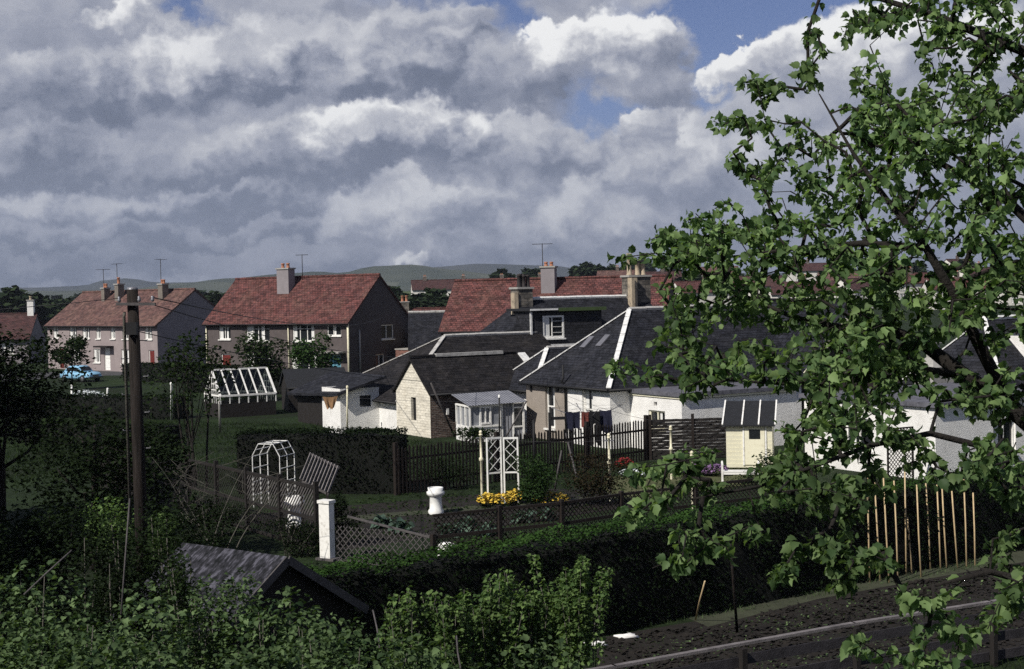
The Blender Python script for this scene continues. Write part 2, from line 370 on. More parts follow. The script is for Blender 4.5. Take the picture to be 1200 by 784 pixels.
paint('blue_paint', (.10, .26, .34), .15, 4, .6)
paint('red_door', (.13, .022, .018), .2, 4, .5)
paint('cloth_navy', (.012, .013, .030), .3, 8, .95)
paint('cloth_black', (.010, .010, .012), .3, 8, .95)
paint('cloth_red', (.16, .045, .035), .3, 8, .95)
paint('cloth_white', (.75, .74, .72), .1, 8, .95)
paint('cloth_tan', (.36, .21, .11), .3, 5, .95)
paint('wire', (.03, .03, .035), .2, 5, .6)
paint('galv', (.22, .22, .24), .2, 5, .5, metallic=.5)
paint('lichen_wall', (.17, .15, .13), .3, 3, .95, .6, 20)
paint('plastic_blue', (.02, .03, .10), .3, 5, .4)
paint('far_wall', (.62, .60, .55), .1, .5, .9)
paint('car_paint', (.24, .47, .66), .05, 2, .28, spec=.6)
paint('chrome', (.55, .56, .58), .1, 5, .25, metallic=.9)
paint('rubber', (.015, .015, .016), .2, 9, .8)
paint('petal_yellow', (.66, .46, .06), .25, 9, .7)
paint('petal_purple', (.24, .14, .28), .3, 9, .7)
paint('petal_red', (.20, .018, .018), .3, 9, .7)
paint('petal_pale', (.62, .66, .66), .3, 9, .7)
paint('soil', (.014, .0115, .0095), .45, 3.0, .95, 1.0, 9)
paint('path_grit', (.046, .052, .031), .35, 2.0, .95, .8, 14)
paint('tarmac', (.055, .055, .058), .3, 1.5, .9, .4, 30)
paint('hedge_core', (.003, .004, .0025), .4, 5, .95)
m, t, b = base_mat('glass_dark', .06, .5); b.inputs['Base Color'].default_value = (.014, .016, .019, 1)
m, t, b = base_mat('glass_grey', .18, .5); t.links.new(ramp(t, noise(t, coord(t), 1.5, 5), [(.3, (.16, .17, .19)), (.7, (.30, .31, .33))]), b.inputs['Base Color'])
m, t, b = base_mat('clear_glass', .04, .5)
gl = t.nodes.new('ShaderNodeBsdfGlossy'); gl.inputs['Roughness'].default_value = .03; tp = t.nodes.new('ShaderNodeBsdfTransparent'); ms_ = t.nodes.new('ShaderNodeMixShader'); ms_.inputs[0].default_value = .06; tp.inputs[0].default_value = (.42, .45, .44, 1)
t.links.new(tp.outputs[0], ms_.inputs[1]); t.links.new(gl.outputs[0], ms_.inputs[2]); t.links.new(ms_.outputs[0], t.nodes['Material Output'].inputs[0])
def corrugated(name, c1, c2):
    m, t, b = base_mat(name, .45, .4); uv = coord(t, 'UV')
    wv = t.nodes.new('ShaderNodeTexWave'); wv.inputs['Scale'].default_value = 2.2; wv.inputs['Distortion'].default_value = .3; t.links.new(uv, wv.inputs['Vector'])
    t.links.new(ramp(t, noise(t, uv, 1.6, 8, .7), [(.3, c1), (.7, c2)]), b.inputs['Base Color']); bump(t, b, wv.outputs['Fac'], .7, .04)
corrugated('plastic_sheet', (.13, .135, .155), (.27, .275, .30))
# ground: rough grass and earth
m, t, b = base_mat('ground_grass', .95, .1); c = coord(t)
n1 = noise(t, c, .22, 8, .6); n2 = noise(t, c, 3.5, 8, .7)
gcol = ramp(t, mth(t, 'ADD', mth(t, 'MULTIPLY', n1, .55), mth(t, 'MULTIPLY', n2, .5)), [(.36, (.018, .016, .013)), (.50, (.014, .023, .010)), (.62, (.024, .040, .015)), (.75, (.045, .058, .026))])
t.links.new(gcol, b.inputs['Base Color']); bump(t, b, noise(t, c, 14, 6, .7), .8, .06)
m, t, b = base_mat('lawn_grass', .95, .1); c = coord(t)
t.links.new(ramp(t, mth(t, 'ADD', mth(t, 'MULTIPLY', noise(t, c, .8, 6, .6), .5), mth(t, 'MULTIPLY', noise(t, c, 9, 6, .7), .5)), [(.38, (.050, .062, .026)), (.62, (.125, .125, .068))]), b.inputs['Base Color']); bump(t, b, noise(t, c, 30, 5, .7), .6, .03)
def hillmat(name, c1, c2, sc):
    m, t, b = base_mat(name, 1.0, .0); c = coord(t)
    v = t.nodes.new('ShaderNodeTexVoronoi'); v.inputs['Scale'].default_value = sc; t.links.new(c, v.inputs['Vector'])
    sepc = t.nodes.new('ShaderNodeSeparateColor'); t.links.new(v.outputs['Color'], sepc.inputs[0])
    f = mth(t, 'ADD', mth(t, 'MULTIPLY', sepc.outputs[0], .45), mth(t, 'MULTIPLY', noise(t, c, sc*2.5, 8, .65), .55))
    t.links.new(ramp(t, f, [(.3, c1), (.7, c2)]), b.inputs['Base Color'])
hillmat('hill_pasture', (.040, .050, .038), (.085, .092, .066), .004)
hillmat('hill_moor', (.026, .032, .032), (.044, .048, .044), .003)
hillmat('fields', (.035, .055, .025), (.095, .120, .050), .006)
foliage('leaf_lime', (.045, .088, .034), (.195, .285, .110), .42, .40)
foliage('leaf_bramble', (.020, .042, .016), (.125, .185, .078), .3, .55)
foliage('leaf_bright', (.040, .082, .024), (.165, .250, .080), .34, .5)
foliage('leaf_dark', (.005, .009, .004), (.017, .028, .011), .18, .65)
foliage('leaf_mid', (.009, .018, .007), (.034, .054, .019), .25, .6)
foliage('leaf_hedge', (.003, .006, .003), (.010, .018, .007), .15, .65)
foliage('leaf_hedge_lit', (.016, .040, .010), (.044, .088, .022), .18, .65)  # lighter copy for the hedge top, sunlight put into the leaf colour
foliage('leaf_green', (.014, .034, .010), (.050, .088, .030), .25, .6)
foliage('leaf_reddish', (.012, .012, .007), (.046, .034, .020), .2, .6)
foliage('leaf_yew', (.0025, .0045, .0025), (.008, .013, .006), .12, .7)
foliage('leaf_nettle', (.022, .046, .016), (.120, .180, .075), .3, .6)
foliage('leaf_far', (.012, .020, .011), (.030, .044, .022), .12, .8)
foliage('leaf_blue', (.050, .085, .065), (.10, .15, .11), .2, .6)

# ------------------------------------------------------------------ ground and far land
def sst(a, b, x):
    t = min(1, max(0, (x-a)/(b-a))); return t*t*(3-2*t)
def gz(x, y):
    z = 5.3*(1-sst(3, 19, y))
    z += 9.0*sst(200, 520, y)*sst(-150, 40, x) + 12*sst(600, 2200, y)
    if y > 170: z += 0.5*sin(x*.02)*sin(y*.013)
    return z
ys = list(np.arange(-40, 20, 1.0)) + list(np.arange(20, 170, 6.0)) + list(np.arange(170, 700, 20.0)) + list(np.arange(700, 6000, 250.0))
xs = [-5000, -3500, -2400, -1700, -1200, -900, -700, -550, -430, -340, -270, -220, -180, -150] + list(np.arange(-120, 121, 12.0)) + [150, 180, 220, 270, 340, 430, 550, 700, 900, 1200, 1700, 2400, 3500, 5000]
mb = MB(); nx = len(xs)
for y in ys:
    for x in xs: mb.v.append((float(x), float(y), gz(x, y)))
for j in range(len(ys)-1):
    for i in range(nx-1):
        mb.f.append((j*nx+i, j*nx+i+1, (j+1)*nx+i+1, (j+1)*nx+i)); mb.m.append(1 if ys[j] > 600 else 0); mb.sm.append(True)
tag(mb.build('ground', [M['ground_grass'], M['fields']], uv=False), kind='structure')
def flat(name, pts, mat, z=0.004, kind='structure'):
    mb = MB(); mb.poly([(p[0], p[1], z) for p in pts]); return tag(mb.build(name, mat), kind=kind)
def hill(name, prof, D, depth, mat, seed):
    """a real ridge: crest heights from (x px, y px) read at distance D, falling to front and back"""
    r = random.Random(seed); mb = MB(); nx, ny = 220, 26
    px0, px1 = prof[0][0], prof[-1][0]
    for j in range(ny+1):
        t = -1+2*j/ny
        for i in range(nx+1):
            px = px0+(px1-px0)*i/nx
            k = max(q for q in range(len(prof)-1) if prof[q][0] <= px + 1e-6)
            (xa, ya), (xb, yb) = prof[k], prof[k+1]; s = (px-xa)/(xb-xa); s = s*s*(3-2*s)
            p = at(px, ya+(yb-ya)*s, D)
            bump_ = math.exp(-(t*2.1)**2)
            wob = 6*sin(px*.045+seed+j*.5)*(1-bump_)*bump_*1.5 + 3*sin(px*.11+j*.9+seed)*(1-bump_)*bump_
            f = (D+t*depth)/D
            mb.v.append((p.x*f, D+t*depth, max(-20, -20+(p.z+20)*bump_ + wob)))
    for j in range(ny):
        for i in range(nx):
            a = j*(nx+1)+i; mb.f.append((a, a+1, a+nx+2, a+nx+1)); mb.m.append(0); mb.sm.append(True)
    return tag(mb.build(name, mat, uv=False), kind='structure')
hill('near_hills', [(-900, 345), (-300, 344), (60, 341), (150, 339), (210, 332), (270, 326), (330, 321), (372, 318), (398, 320), (438, 312), (482, 310), (530, 316), (575, 321), (640, 325), (760, 326), (1000, 322), (1500, 322), (2300, 330)], 3300, 900, M['hill_pasture'], 1)
hill('moor_hills', [(-900, 336), (-300, 338), (40, 337), (95, 335), (125, 328), (150, 326), (185, 331), (300, 330), (480, 318), (520, 312), (560, 309), (640, 311), (700, 317), (760, 321), (900, 320), (1300, 316), (2300, 322)], 5200, 1200, M['hill_moor'], 2)

# ------------------------------------------------------------------ houses
Z = Vector((0, 0, 1))
def wall_open(mb, O, u, n, L, H, ops, depth=0.13, mi=0, peak=None):
    O, u, n = Vector(O), Vector(u), Vector(n)
    us = sorted({0.0, L} | {o[0] for o in ops} | {o[1] for o in ops}); zs = sorted({0.0, H} | {o[2] for o in ops} | {o[3] for o in ops})
    P = lambda a, z, d=0: O+u*a+Z*z-n*d
    for i in range(len(us)-1):
        for j in range(len(zs)-1):
            ca, cz = (us[i]+us[i+1])/2, (zs[j]+zs[j+1])/2
            if any(o[0] < ca < o[1] and o[2] < cz < o[3] for o in ops): continue
            mb.poly([P(us[i], zs[j]), P(us[i+1], zs[j]), P(us[i+1], zs[j+1]), P(us[i], zs[j+1])], mi)
    if peak: mb.poly([P(0, H), P(L, H), P(L/2, peak)], mi)
    for o in ops:
        a, b_, c_, d_ = o[:4]
        mb.poly([P(a, c_), P(a, c_, depth), P(a, d_, depth), P(a, d_)], mi); mb.poly([P(b_, c_), P(b_, d_), P(b_, d_, depth), P(b_, c_, depth)], mi)
        mb.poly([P(a, d_), P(a, d_, depth), P(b_, d_, depth), P(b_, d_)], mi); mb.poly([P(a, c_), P(b_, c_), P(b_, c_, depth), P(a, c_, depth)], mi)
def window(par, O, u, n, op, frame='white_wood', depth=0.13):
    O, u, n = Vector(O), Vector(u), Vector(n); a, b_, c_, d_ = op[:4]; kind = op[4]; w = b_-a; h = d_-c_
    P = lambda x, z, d=0: O+u*x+Z*z-n*d
    fw = .11 if kind == 'bars' else min(.075, w*.12); mb = MB()
    B = lambda x0, x1, z0, z1, dd=depth-.03, th=.025: mb.obox(P((x0+x1)/2, (z0+z1)/2, dd), u*(x1-x0)/2, n*th, Z*(z1-z0)/2)
    if kind == 'door':
        B(a, a+fw, c_, d_); B(b_-fw, b_, c_, d_); B(a+fw, b_-fw, d_-fw, d_)
        o = mb.build('door_frame', M[frame], par)
        mb = MB(); B(a+fw, b_-fw, c_, d_-fw, depth-.01, .02)
        for k in (0, 1): B(a+fw+.12, b_-fw-.12, c_+.25+k*.9, c_+.95+k*.85, depth-.04, .012)
        mb.build('door', M[op[5] if len(op) > 5 else 'red_door'], par); return o
    B(a, b_, c_, c_+fw*1.2); B(a, b_, d_-fw, d_); B(a, a+fw, c_+fw*1.2, d_-fw); B(b_-fw, b_, c_+fw*1.2, d_-fw)
    if kind == 'sash': B(a+fw, b_-fw, c_+h*.5-.03, c_+h*.5+.03, depth-.04)
    if kind in ('case2', 'bars'): B(a+w*.42, a+w*.42+.05, c_+fw, d_-fw, depth-.04)
    if kind == 'bars':
        for k in (1, 2, 3): B(a+w*.42+.05, b_-fw, c_+h*k/4-.012, c_+h*k/4+.012, depth-.045, .012)
    if kind in ('case3', 'case4'):
        nn = int(kind[-1])
        for k in range(1, nn): B(a+w*k/nn-.035, a+w*k/nn+.035, c_+fw, d_-fw, depth-.04)
        B(a+fw, b_-fw, c_+h*.70, c_+h*.70+.04, depth-.042)
    if kind == 'mid': B(a+w*.5-.03, a+w*.5+.03, c_+fw, d_-fw, depth-.04)
    o = mb.build('window', M[frame], par)
    mb = MB(); mb.poly([P(a, c_, depth), P(b_, c_, depth), P(b_, d_, depth), P(a, d_, depth)]); mb.build('pane', M['glass_dark'], o)
    cur = op[5] if len(op) > 5 else None
    if cur:
        for s, e in cur:
            mb = MB(); x0, x1 = a+fw+(w-2*fw)*s, a+fw+(w-2*fw)*e; k = max(2, int((x1-x0)/.06))
            for q in range(k):
                xa, xb = x0+(x1-x0)*q/k, x0+(x1-x0)*(q+1)/k; da, db = depth-.006-.004*(q % 2), depth-.006-.004*((q+1) % 2)
                mb.poly([P(xa, c_+fw, da), P(xb, c_+fw, db), P(xb, d_-fw, db), P(xa, d_-fw, da)])
            mb.build('curtain', M['curtain'], o)
    mb = MB(); mb.obox(P((a+b_)/2, c_-.04, -.03), u*(w/2+.06), n*.07, Z*.04); mb.build('sill', M[op[6] if len(op) > 6 else frame], o)
    return o
def chimney(par, x, y, z0, z1, sx, sy, mat, pots, pot_mat='terracotta', flash=True, cope='concrete', rz=0, pot_h=.55):
    mb = MB(); mb.box((x, y, (z0+z1)/2), (sx, sy, z1-z0), rz); o = mb.build('chimney', M[mat], par)
    mb = MB(); mb.box((x, y, z1+.06), (sx+.16, sy+.16, .12), rz); mb.build('cope', M[cope], o)
    for k, (dx, dy, r, h) in enumerate(pots):
        mb = MB(); mb.lathe((x+dx, y+dy, z1+.12), [(r*1.1, 0), (r*1.1, .06), (r*.95, .1), (r*.85, h-.12), (r*1.05, h-.1), (r*1.05, h), (r*.7, h), (r*.65, h-.25)], 12)
        mb.build('chimney_pot', M[pot_mat], o)
    return o
def aerial(par, x, y, z0, h, rz, n=6, L=.9):
    mb = MB(); mb.tube([(x, y, z0), (x, y, z0+h)], .034, 5); d = Vector((cos(rz), sin(rz), 0)); e = Vector((-sin(rz), cos(rz), 0)); top = Vector((x, y, z0+h-.05))
    mb.tube([top-d*L*.6, top+d*L*.6], .03, 4)
    for k in range(n):
        q = top+d*L*(-.55+1.1*k/(n-1)); mb.tube([q-e*(.30-.02*k), q+e*(.30-.02*k)], .016, 4)
    return mb.build('aerial', M['wire'], par)
def slope_roof(par, L, W_, ze, zr, mat, hl=0, hr=0, ov=.3, vg=.12, th=.14, ridge='ridge_grey', hipm='lead_white', x0=0, y0=0, verge=None, name='roof', fascia='black_paint', drop=True):
    """gable or hipped roof over the local rectangle; hl, hr: hip run at the left and right end (0 = gable)"""
    sl = (zr-ze)/(W_/2)
    zo = ze-sl*ov
    xl = x0-(ov if hl else vg); xr = x0+L+(ov if hr else vg); yf, yb = y0-ov, y0+W_+ov; ym = y0+W_/2
    if hl: ra = Vector((x0+hl, ym, zr))
    else: ra = Vector((xl, ym, zr))
    if hr: rb = Vector((x0+L-hr, ym, zr))
    else: rb = Vector((xr, ym, zr))
    zf = zo
    A, B_, C_, D_ = Vector((xl, yf, zf)), Vector((xr, yf, zf)), Vector((xr, yb, zf)), Vector((xl, yb, zf)); dn = Vector((0, 0, -th))
    mb = MB()
    mb.poly([A, B_, rb, ra]); mb.poly([C_, D_, ra, rb])
    if hl: mb.poly([D_, A, ra])
    if hr: mb.poly([B_, C_, rb])
    mb.poly([A+dn, D_+dn, ra+dn]) if hl else mb.poly([A+dn, ra+dn, ra, A]); 
    if not hl: mb.poly([D_, ra, ra+dn, D_+dn])
    if not hr: mb.poly([B_, rb, rb+dn, B_+dn]); mb.poly([C_+dn, rb+dn, rb, C_])
    else: mb.poly([C_+dn, B_+dn, rb+dn])
    mb.poly([B_+dn, A+dn, ra+dn, rb+dn]); mb.poly([D_+dn, C_+dn, rb+dn, ra+dn])
    for p, q in ((A, B_), (C_, D_)) + (((D_, A),) if hl else ()) + (((B_, C_),) if hr else ()):
        mb.poly([p+dn, q+dn, q, p])
    o = mb.build(name, M[mat], par)
    if ridge:
        mb = MB(); n = max(2, int((rb-ra).length/.45))
        for k in range(n):
            p, q = ra.lerp(rb, k/n), ra.lerp(rb, (k+.97)/n); jz = Z*(.03+rnd.uniform(-.008, .008)); mb.tube([p+jz, q+jz], .11, 6, smooth=False)
        mb.build('ridge_tiles', M[ridge], o)
    if hipm:
        for on, e0, e1 in ((hl, ra, A), (hl, ra, D_), (hr, rb, B_), (hr, rb, C_)):
            if not on: continue
            mb = MB(); n = 9
            for k in range(n): mb.bar(e0.lerp(e1, k/n)+Z*.035, e0.lerp(e1, (k+.96)/n)+Z*(.035+rnd.uniform(-.006, .012)), .22, .05)
            mb.build('hip_flashing', M[hipm], o)
    if verge:
        for on, e, y_ in ((not hl, ra, A), (not hr, rb, B_)):
            if not on: continue
            mb = MB(); s = -1 if e is ra else 1; off = Vector((s*.025, 0, 0)); mb.bar(e+off-Z*.09, y_+off-Z*.09, .04, .20); mb.build('bargeboard', M[verge], o)
    mb = MB()
    mb.tube([A+Vector((0, -.05, -.06)), B_+Vector((0, -.05, -.06))], .055, 6)
    if hl: mb.tube([A+Vector((-.05, 0, -.06)), D_+Vector((-.05, 0, -.06))], .055, 6)
    mb.build('gutter', M[fascia], o)
    return o
def frames(L, W_, x0=0, y0=0):
    return dict(front=((x0, y0, 0), (1, 0, 0), (0, -1, 0), L), left=((x0, y0+W_, 0), (0, -1, 0), (-1, 0, 0), W_), right=((x0+L, y0, 0), (0, 1, 0), (1, 0, 0), W_), back=((x0+L, y0+W_, 0), (-1, 0, 0), (0, 1, 0), L))
def house(name, label, cat, loc, rz, L, W_, ze, zr, wall, roof, ops={}, hl=0, hr=0, group=None, frame='white_wood', **kw):
    h = thing(name, label, cat, loc, rz, group); F = frames(L, W_); mb = MB()
    for k, (O, u, n, ln) in F.items():
        pk = zr-.16 if (k == 'left' and not hl) or (k == 'right' and not hr) else None
        wall_open(mb, O, u, n, ln, ze-.02, ops.get(k, []), peak=pk)
    mb.build('wall', M[wall], h)
    for k, (O, u, n, ln) in F.items():
        for op in ops.get(k, []):
            if op[4] == 'hole':
                m2 = MB(); P = lambda x, z: Vector(O)+Vector(u)*x+Z*z-Vector(n)*.128
                m2.poly([P(op[0], op[2]), P(op[1], op[2]), P(op[1], op[3]), P(op[0], op[3])]); m2.build('opening', M['black_paint'], h)
            else: window(h, O, u, n, op, frame)
    slope_roof(h, L, W_, ze, zr, roof, hl, hr, **kw)
    return h
def rowloc(corner, yaw, L):   # near corner is the right end of the front: origin is the left end
    return (corner[0]-cos(yaw)*L, corner[1]+sin(yaw)*L, 0), -yaw
def pipe(par, pts, mat='cream_pole', r=.05):
    mb = MB(); mb.tube(pts, r, 6); return mb.build('downpipe', M[mat], par)

CUR = [(0, .2), (.82, 1)]; NET = [(0, .28), (.62, .78)]
# the pair of rendered council houses with the red tiled roof
loc, rz = rowloc((-13.05, 114.3), .60, 16.4)
fops = [(1.6, 3.0, 3.45, 4.55, 'mid', NET), (4.9, 7.6, 3.3, 4.75, 'case4', NET), (10.2, 12.6, 3.3, 4.75, 'case3', [(.0, .15), (.85, 1)]), (14.0, 15.5, 3.75, 4.8, 'case2', [(.4, .6)]),
        (4.9, 7.6, .75, 2.3, 'case4', NET), (10.0, 12.8, .75, 2.35, 'case3', CUR), (1.8, 2.9, .1, 2.2, 'door', 'red_door'), (14.1, 15.4, .1, 2.25, 'door', 'blue_paint')]
rops = [(4.0, 5.6, 3.3, 4.5, 'case2'), (3.2, 4.3, .9, 2.1, 'case2')]
hc = house('council_house', 'grey rendered house with red tiled roof and black gable, behind the white greenhouse', 'house', loc, rz, 16.4, 7.74, 5.09, 8.65, 'harl_grey', 'red_tile', {'front': fops, 'right': rops}, ridge='red_tile', hipm=None, ov=.35)
chimney(hc, 7.0, 2.75, 7.2, 9.35, 1.35, .8, 'harl_midgrey', [(-.3, 0, .15, .4), (.3, 0, .15, .4)])
aerial(hc, 8.15, 3.6, 8.3, 2.3, .4)
pipe(hc, [(16.32, -.1, .1), (16.32, -.1, 4.9)], 'cream_pole', .09); pipe(hc, [(16.5, 1.1, .1), (16.5, 1.1, 4.2)], 'concrete', .07); pipe(hc, [(.15, -.1, .1), (.15, -.1, 4.8)], 'cream_pole', .06); pipe(hc, [(9.8, -.1, .1), (9.8, -.1, 4.8)], 'cream_pole', .05)
mb = MB(); mb.box((14.75, -.45, 2.42), (2.4, .9, .12)); mb.build('door_canopy', M['concrete'], hc)
mb = MB(); mb.box((18.2, 5.6, 1.2), (2.0, 1.6, 2.4)); mb.build('brick_outshot', M['red_brick'], hc); mb = MB(); mb.box((18.2, 5.6, 2.46), (2.1, 1.7, .1)); mb.build('outshot_roof', M['concrete'], hc)

# the pink terrace, further left
loc, rz = rowloc((-33.64, 134.9), .77, 21.2)
tw = lambda x, w=1.1, c=NET: (x, x+w, 3.2, 4.5, 'mid', c)
fops = [tw(1.2), tw(4.6, 1.5), tw(7.2, 1.5), tw(9.9, .9), tw(12.7, .9), tw(14.9, 1.4), tw(19.0, 1.3), (2.2, 3.3, .1, 2.2, 'door', 'red_door'), (9.3, 10.6, .8, 2.2, 'mid', NET), (11.4, 12.5, .1, 2.3, 'door', 'white_paint'), (14.6, 16.2, .8, 2.2, 'mid', NET), (19.6, 20.6, .1, 2.2, 'door', 'red_door'), (5.0, 6.6, .8, 2.2, 'mid', NET)]
ha = house('terrace_house', 'pink rendered terrace with faded red roof and many aerials, behind the telegraph pole', 'house', loc, rz, 21.2, 8.55, 4.77, 7.94, 'harl_pink', 'pink_tile', {'front': fops}, ridge='pink_tile', hipm=None, ov=.35)
mb = MB(); mb.poly([(21.225, 0, 0), (21.225, 8.55, 0), (21.225, 8.55, 4.74), (21.225, 4.275, 7.74), (21.225, 0, 4.74)]); mb.build('gable_render', M['harl_midgrey'], ha)
for x in (11.3, 12.6): mb = MB(); mb.box((11.95, -.4, 2.45), (2.6, .8, .15))
mb.build('door_canopy', M['dark_wood'], ha)
for cx, ah, w_, zt in ((6.3, 1.9, .6, 8.25), (9.0, 2.4, .7, 8.6), (17.2, 2.6, .8, 8.45)):
    c_ = chimney(ha, cx, 3.3, 6.9, zt, w_, .7, 'lichen_wall', [(-.1, 0, .15, .65)] if cx == 9.0 else [(-.16, 0, .13, .4), (.17, 0, .13, .4)]); aerial(ha, cx-.35, 3.3, 7.2, ah+1.2, .5+cx, 5, 1.3)
# the dark red roofed house at the edge
hb = house('end_house', 'dark maroon roofed house half hidden behind trees, furthest left of the houses', 'house', (-74.5, 160, 0), .12, 19.5, 9, 3.0, 5.7, 'harl_midgrey', 'maroon_tile', {'front': [(16.5, 17.8, 1.2, 2.4, 'mid', NET)]}, ridge='maroon_tile', hipm=None)
chimney(hb, 18.9, 4.5, 5.2, 7.2, .7, .9, 'harl_white', [(0, -.15, .14, .4), (0, .2, .14, .4)], 'pot_buff')
# the red roof behind the slate cottages
loc, rz = rowloc((10.78, 101.4), .26, 16.6)
hd = house('council_house', 'red tiled house roof with a plain pale chimney, rising behind the slate cottages', 'house', loc, rz, 16.6, 8.17, 4.46, 7.92, 'harl_grey', 'red_tile', {'front': [(2, 4.2, 2.9, 4.1, 'case3', CUR), (8, 10, 2.9, 4.1, 'case3', CUR)], 'right': [(3, 4.2, 2.9, 4, 'case2')]}, ridge='red_tile', hipm=None, ov=.35)
chimney(hd, 7.55, 3.2, 6.6, 8.75, 1.05, .8, 'harl_midgrey', [(-.2, 0, .14, .32), (.22, 0, .14, .32)]); aerial(hd, 7.0, 3.6, 7.2, 3.4, .2, 6, 1.3)

# slate cottage with the box dormer
yaw = .449
he = house('dormer_cottage', 'slate cottage with a flat box dormer, white casement and tall stone chimneys', 'house', (-.4, 80.2, 0), yaw, 11.6, 7.93, 3.24, 6.54, 'lichen_wall', 'slate', {'front': [(2.0, 3.0, .8, 2.4, 'sash', CUR)]}, hl=3.13, ridge='lead_white', hipm=None)
dm = MB(); sl_ = (6.54-3.24)/(7.93/2)
x0_, x1_, yd = 2.05, 6.7, .78
zb = 3.24+sl_*yd-.05
wall_open(dm, (x0_, yd, zb), (1, 0, 0), (0, -1, 0), x1_-x0_, 5.85-zb, [(.75, 2.15, .42, 1.74)], .10)
ye = (5.85-3.24)/sl_
for xx in (x0_, x1_): dm.poly([(xx, yd, zb), (xx, ye, 5.85), (xx, yd, 5.85)])
dr = dm.build('dormer', M['tile_hung'], he)
window(he, (x0_, yd, zb), (1, 0, 0), (0, -1, 0), (.75, 2.15, .42, 1.74, 'bars', [(0, .3)]), 'white_wood', .07)
mb = MB(); mb.box(((x0_+x1_)/2, (yd-.22+ye+.5)/2, 5.93), (x1_-x0_+.4, ye+.5-yd+.22, .14)); mb.build('dormer_roof', M['felt_black'], dr)
mb = MB(); mb.box(((x0_+x1_)/2+.95, yd-.235, 5.92), (x1_-x0_-1.5, .03, .20)); mb.build('green_fascia', M['green_paint'], dr)
mb = MB(); mb.box((x0_+.75, yd-.235, 5.94), (1.8, .03, .10)); mb.build('lead_fascia', M['lead_white'], dr)
mb = MB(); mb.bar((x0_-.01, yd-.03, zb), (x0_-.01, yd-.03, 5.85), .12, .08); mb.bar((x0_, yd-.05, zb+.02), (x1_, yd-.05, zb+.02), .09, .10); mb.build('lead_flashing', M['lead_white'], dr)
c1 = chimney(he, 3.05, 3.96, 5.4, 7.15, .95, 1.05, 'chimney_stone', [(-.3, -.28, .13, .75), (-.05, .1, .13, .8), (.3, -.25, .13, .72), (.25, .28, .13, .78), (0, -.3, .13, .7)], 'pot_black')
mb = MB(); mb.box((2.4, 3.6, 6.0), (.26, .5, 1.9)); mb.build('flue_pilaster', M['pot_buff'], c1)
c2 = chimney(he, 11.0, 3.96, 5.6, 7.75, 1.5, .95, 'chimney_stone', [(-.48, 0, .16, 1.35), (.1, 0, .17, .78), (.5, 0, .17, .78)], 'pot_buff')
mb = MB(); mb.box((11.3, 3.96, 8.72), (1.0, .6, .08)); mb.build('pot_slab', M['pot_black'], c2)
mb = MB(); mb.box((10.2, 3.2, 6.6), (.22, .5, 2.2)); mb.box((10.55, 3.35, 6.6), (.16, .3, 2.2)); mb.build('flue_pilaster', M['pot_buff'], c2)

# long low hipped cottage
k = 1.10
yaw = .514
hl_ = thing('hipped_cottage', 'low slate cottage with white flashed hip and small skylight, behind the stone gable', 'house', (-5.273*k, 65.965*k, 0), yaw)
L, W_, ze, zr = 10.6*1.05, 8.58*k, EYE-4.82*k, EYE-2.18*k
mb = MB()
for kx, (O, u, n, ln) in frames(L, W_).items(): wall_open(mb, O, u, n, ln, ze-.02, [])
mb.build('wall', M['harl_white'], hl_)
rf = slope_roof(hl_, L, W_, ze, zr, 'slate_brown', 4.54*k, 0, ridge='ridge_grey', hipm='ridge_grey')
sl_ = (zr-ze)/(W_/2)
for sx, sy in ((8.9, 2.6), (7.2, 1.0)):
    mb = MB(); c_ = Vector((sx, sy, ze+sl_*sy+.05)); d_ = Vector((0, 1, sl_)).normalized(); mb.obox(c_, (.22, 0, 0), d_*.42, Vector((0, -sl_, 1)).normalized()*.04); o = mb.build('skylight', M['lead_white'], rf)
# white outhouse built against its end wall
mb = MB(); wall_open(mb, (-2.2, 5.1, 0), (0, -1, 0), (-1, 0, 0), 2.5, 2.15, [(1.05, 1.4, 1.0, 1.95)]); wall_open(mb, (-2.2, 2.6, 0), (1, 0, 0), (0, -1, 0), 2.2, 2.15, [(1.1, 1.75, 1.15, 1.75)]); wall_open(mb, (0, 5.1, 0), (-1, 0, 0), (0, 1, 0), 2.2, 2.15, [])
oh = mb.build('outhouse', M['harl_white'], hl_)
mb = MB(); mb.poly([(-2.08, 3.7, 1), (-2.08, 4.05, 1), (-2.08, 4.05, 1.95), (-2.08, 3.7, 1.95)]); mb.build('window_opening', M['glass_dark'], oh); mb = MB(); mb.poly([(-1.1, 2.72, 1.15), (-.45, 2.72, 1.15), (-.45, 2.72, 1.75), (-1.1, 2.72, 1.75)]); mb.build('window_opening', M['glass_dark'], oh)
mb = MB(); A = [(-2.5, 9.6, 1.62), (-2.5, 2.25, 1.95), (.3, 2.25, 2.75), (.3, 9.6, 2.75)]
mb.poly(A); mb.poly([(p[0], p[1], p[2]-.14) for p in A][::-1])
for i in range(4):
    p, q = Vector(A[i]), Vector(A[(i+1) % 4]); mb.poly([p-Z*.14, q-Z*.14, q, p])
mb.build('lean_to_roof', M['slate'], hl_)
mb = MB(); mb.box((-1.1, 7.2, .85), (1.9, 3.9, 1.7)); mb.build('lean_to_wall', M['dark_wood'], hl_)

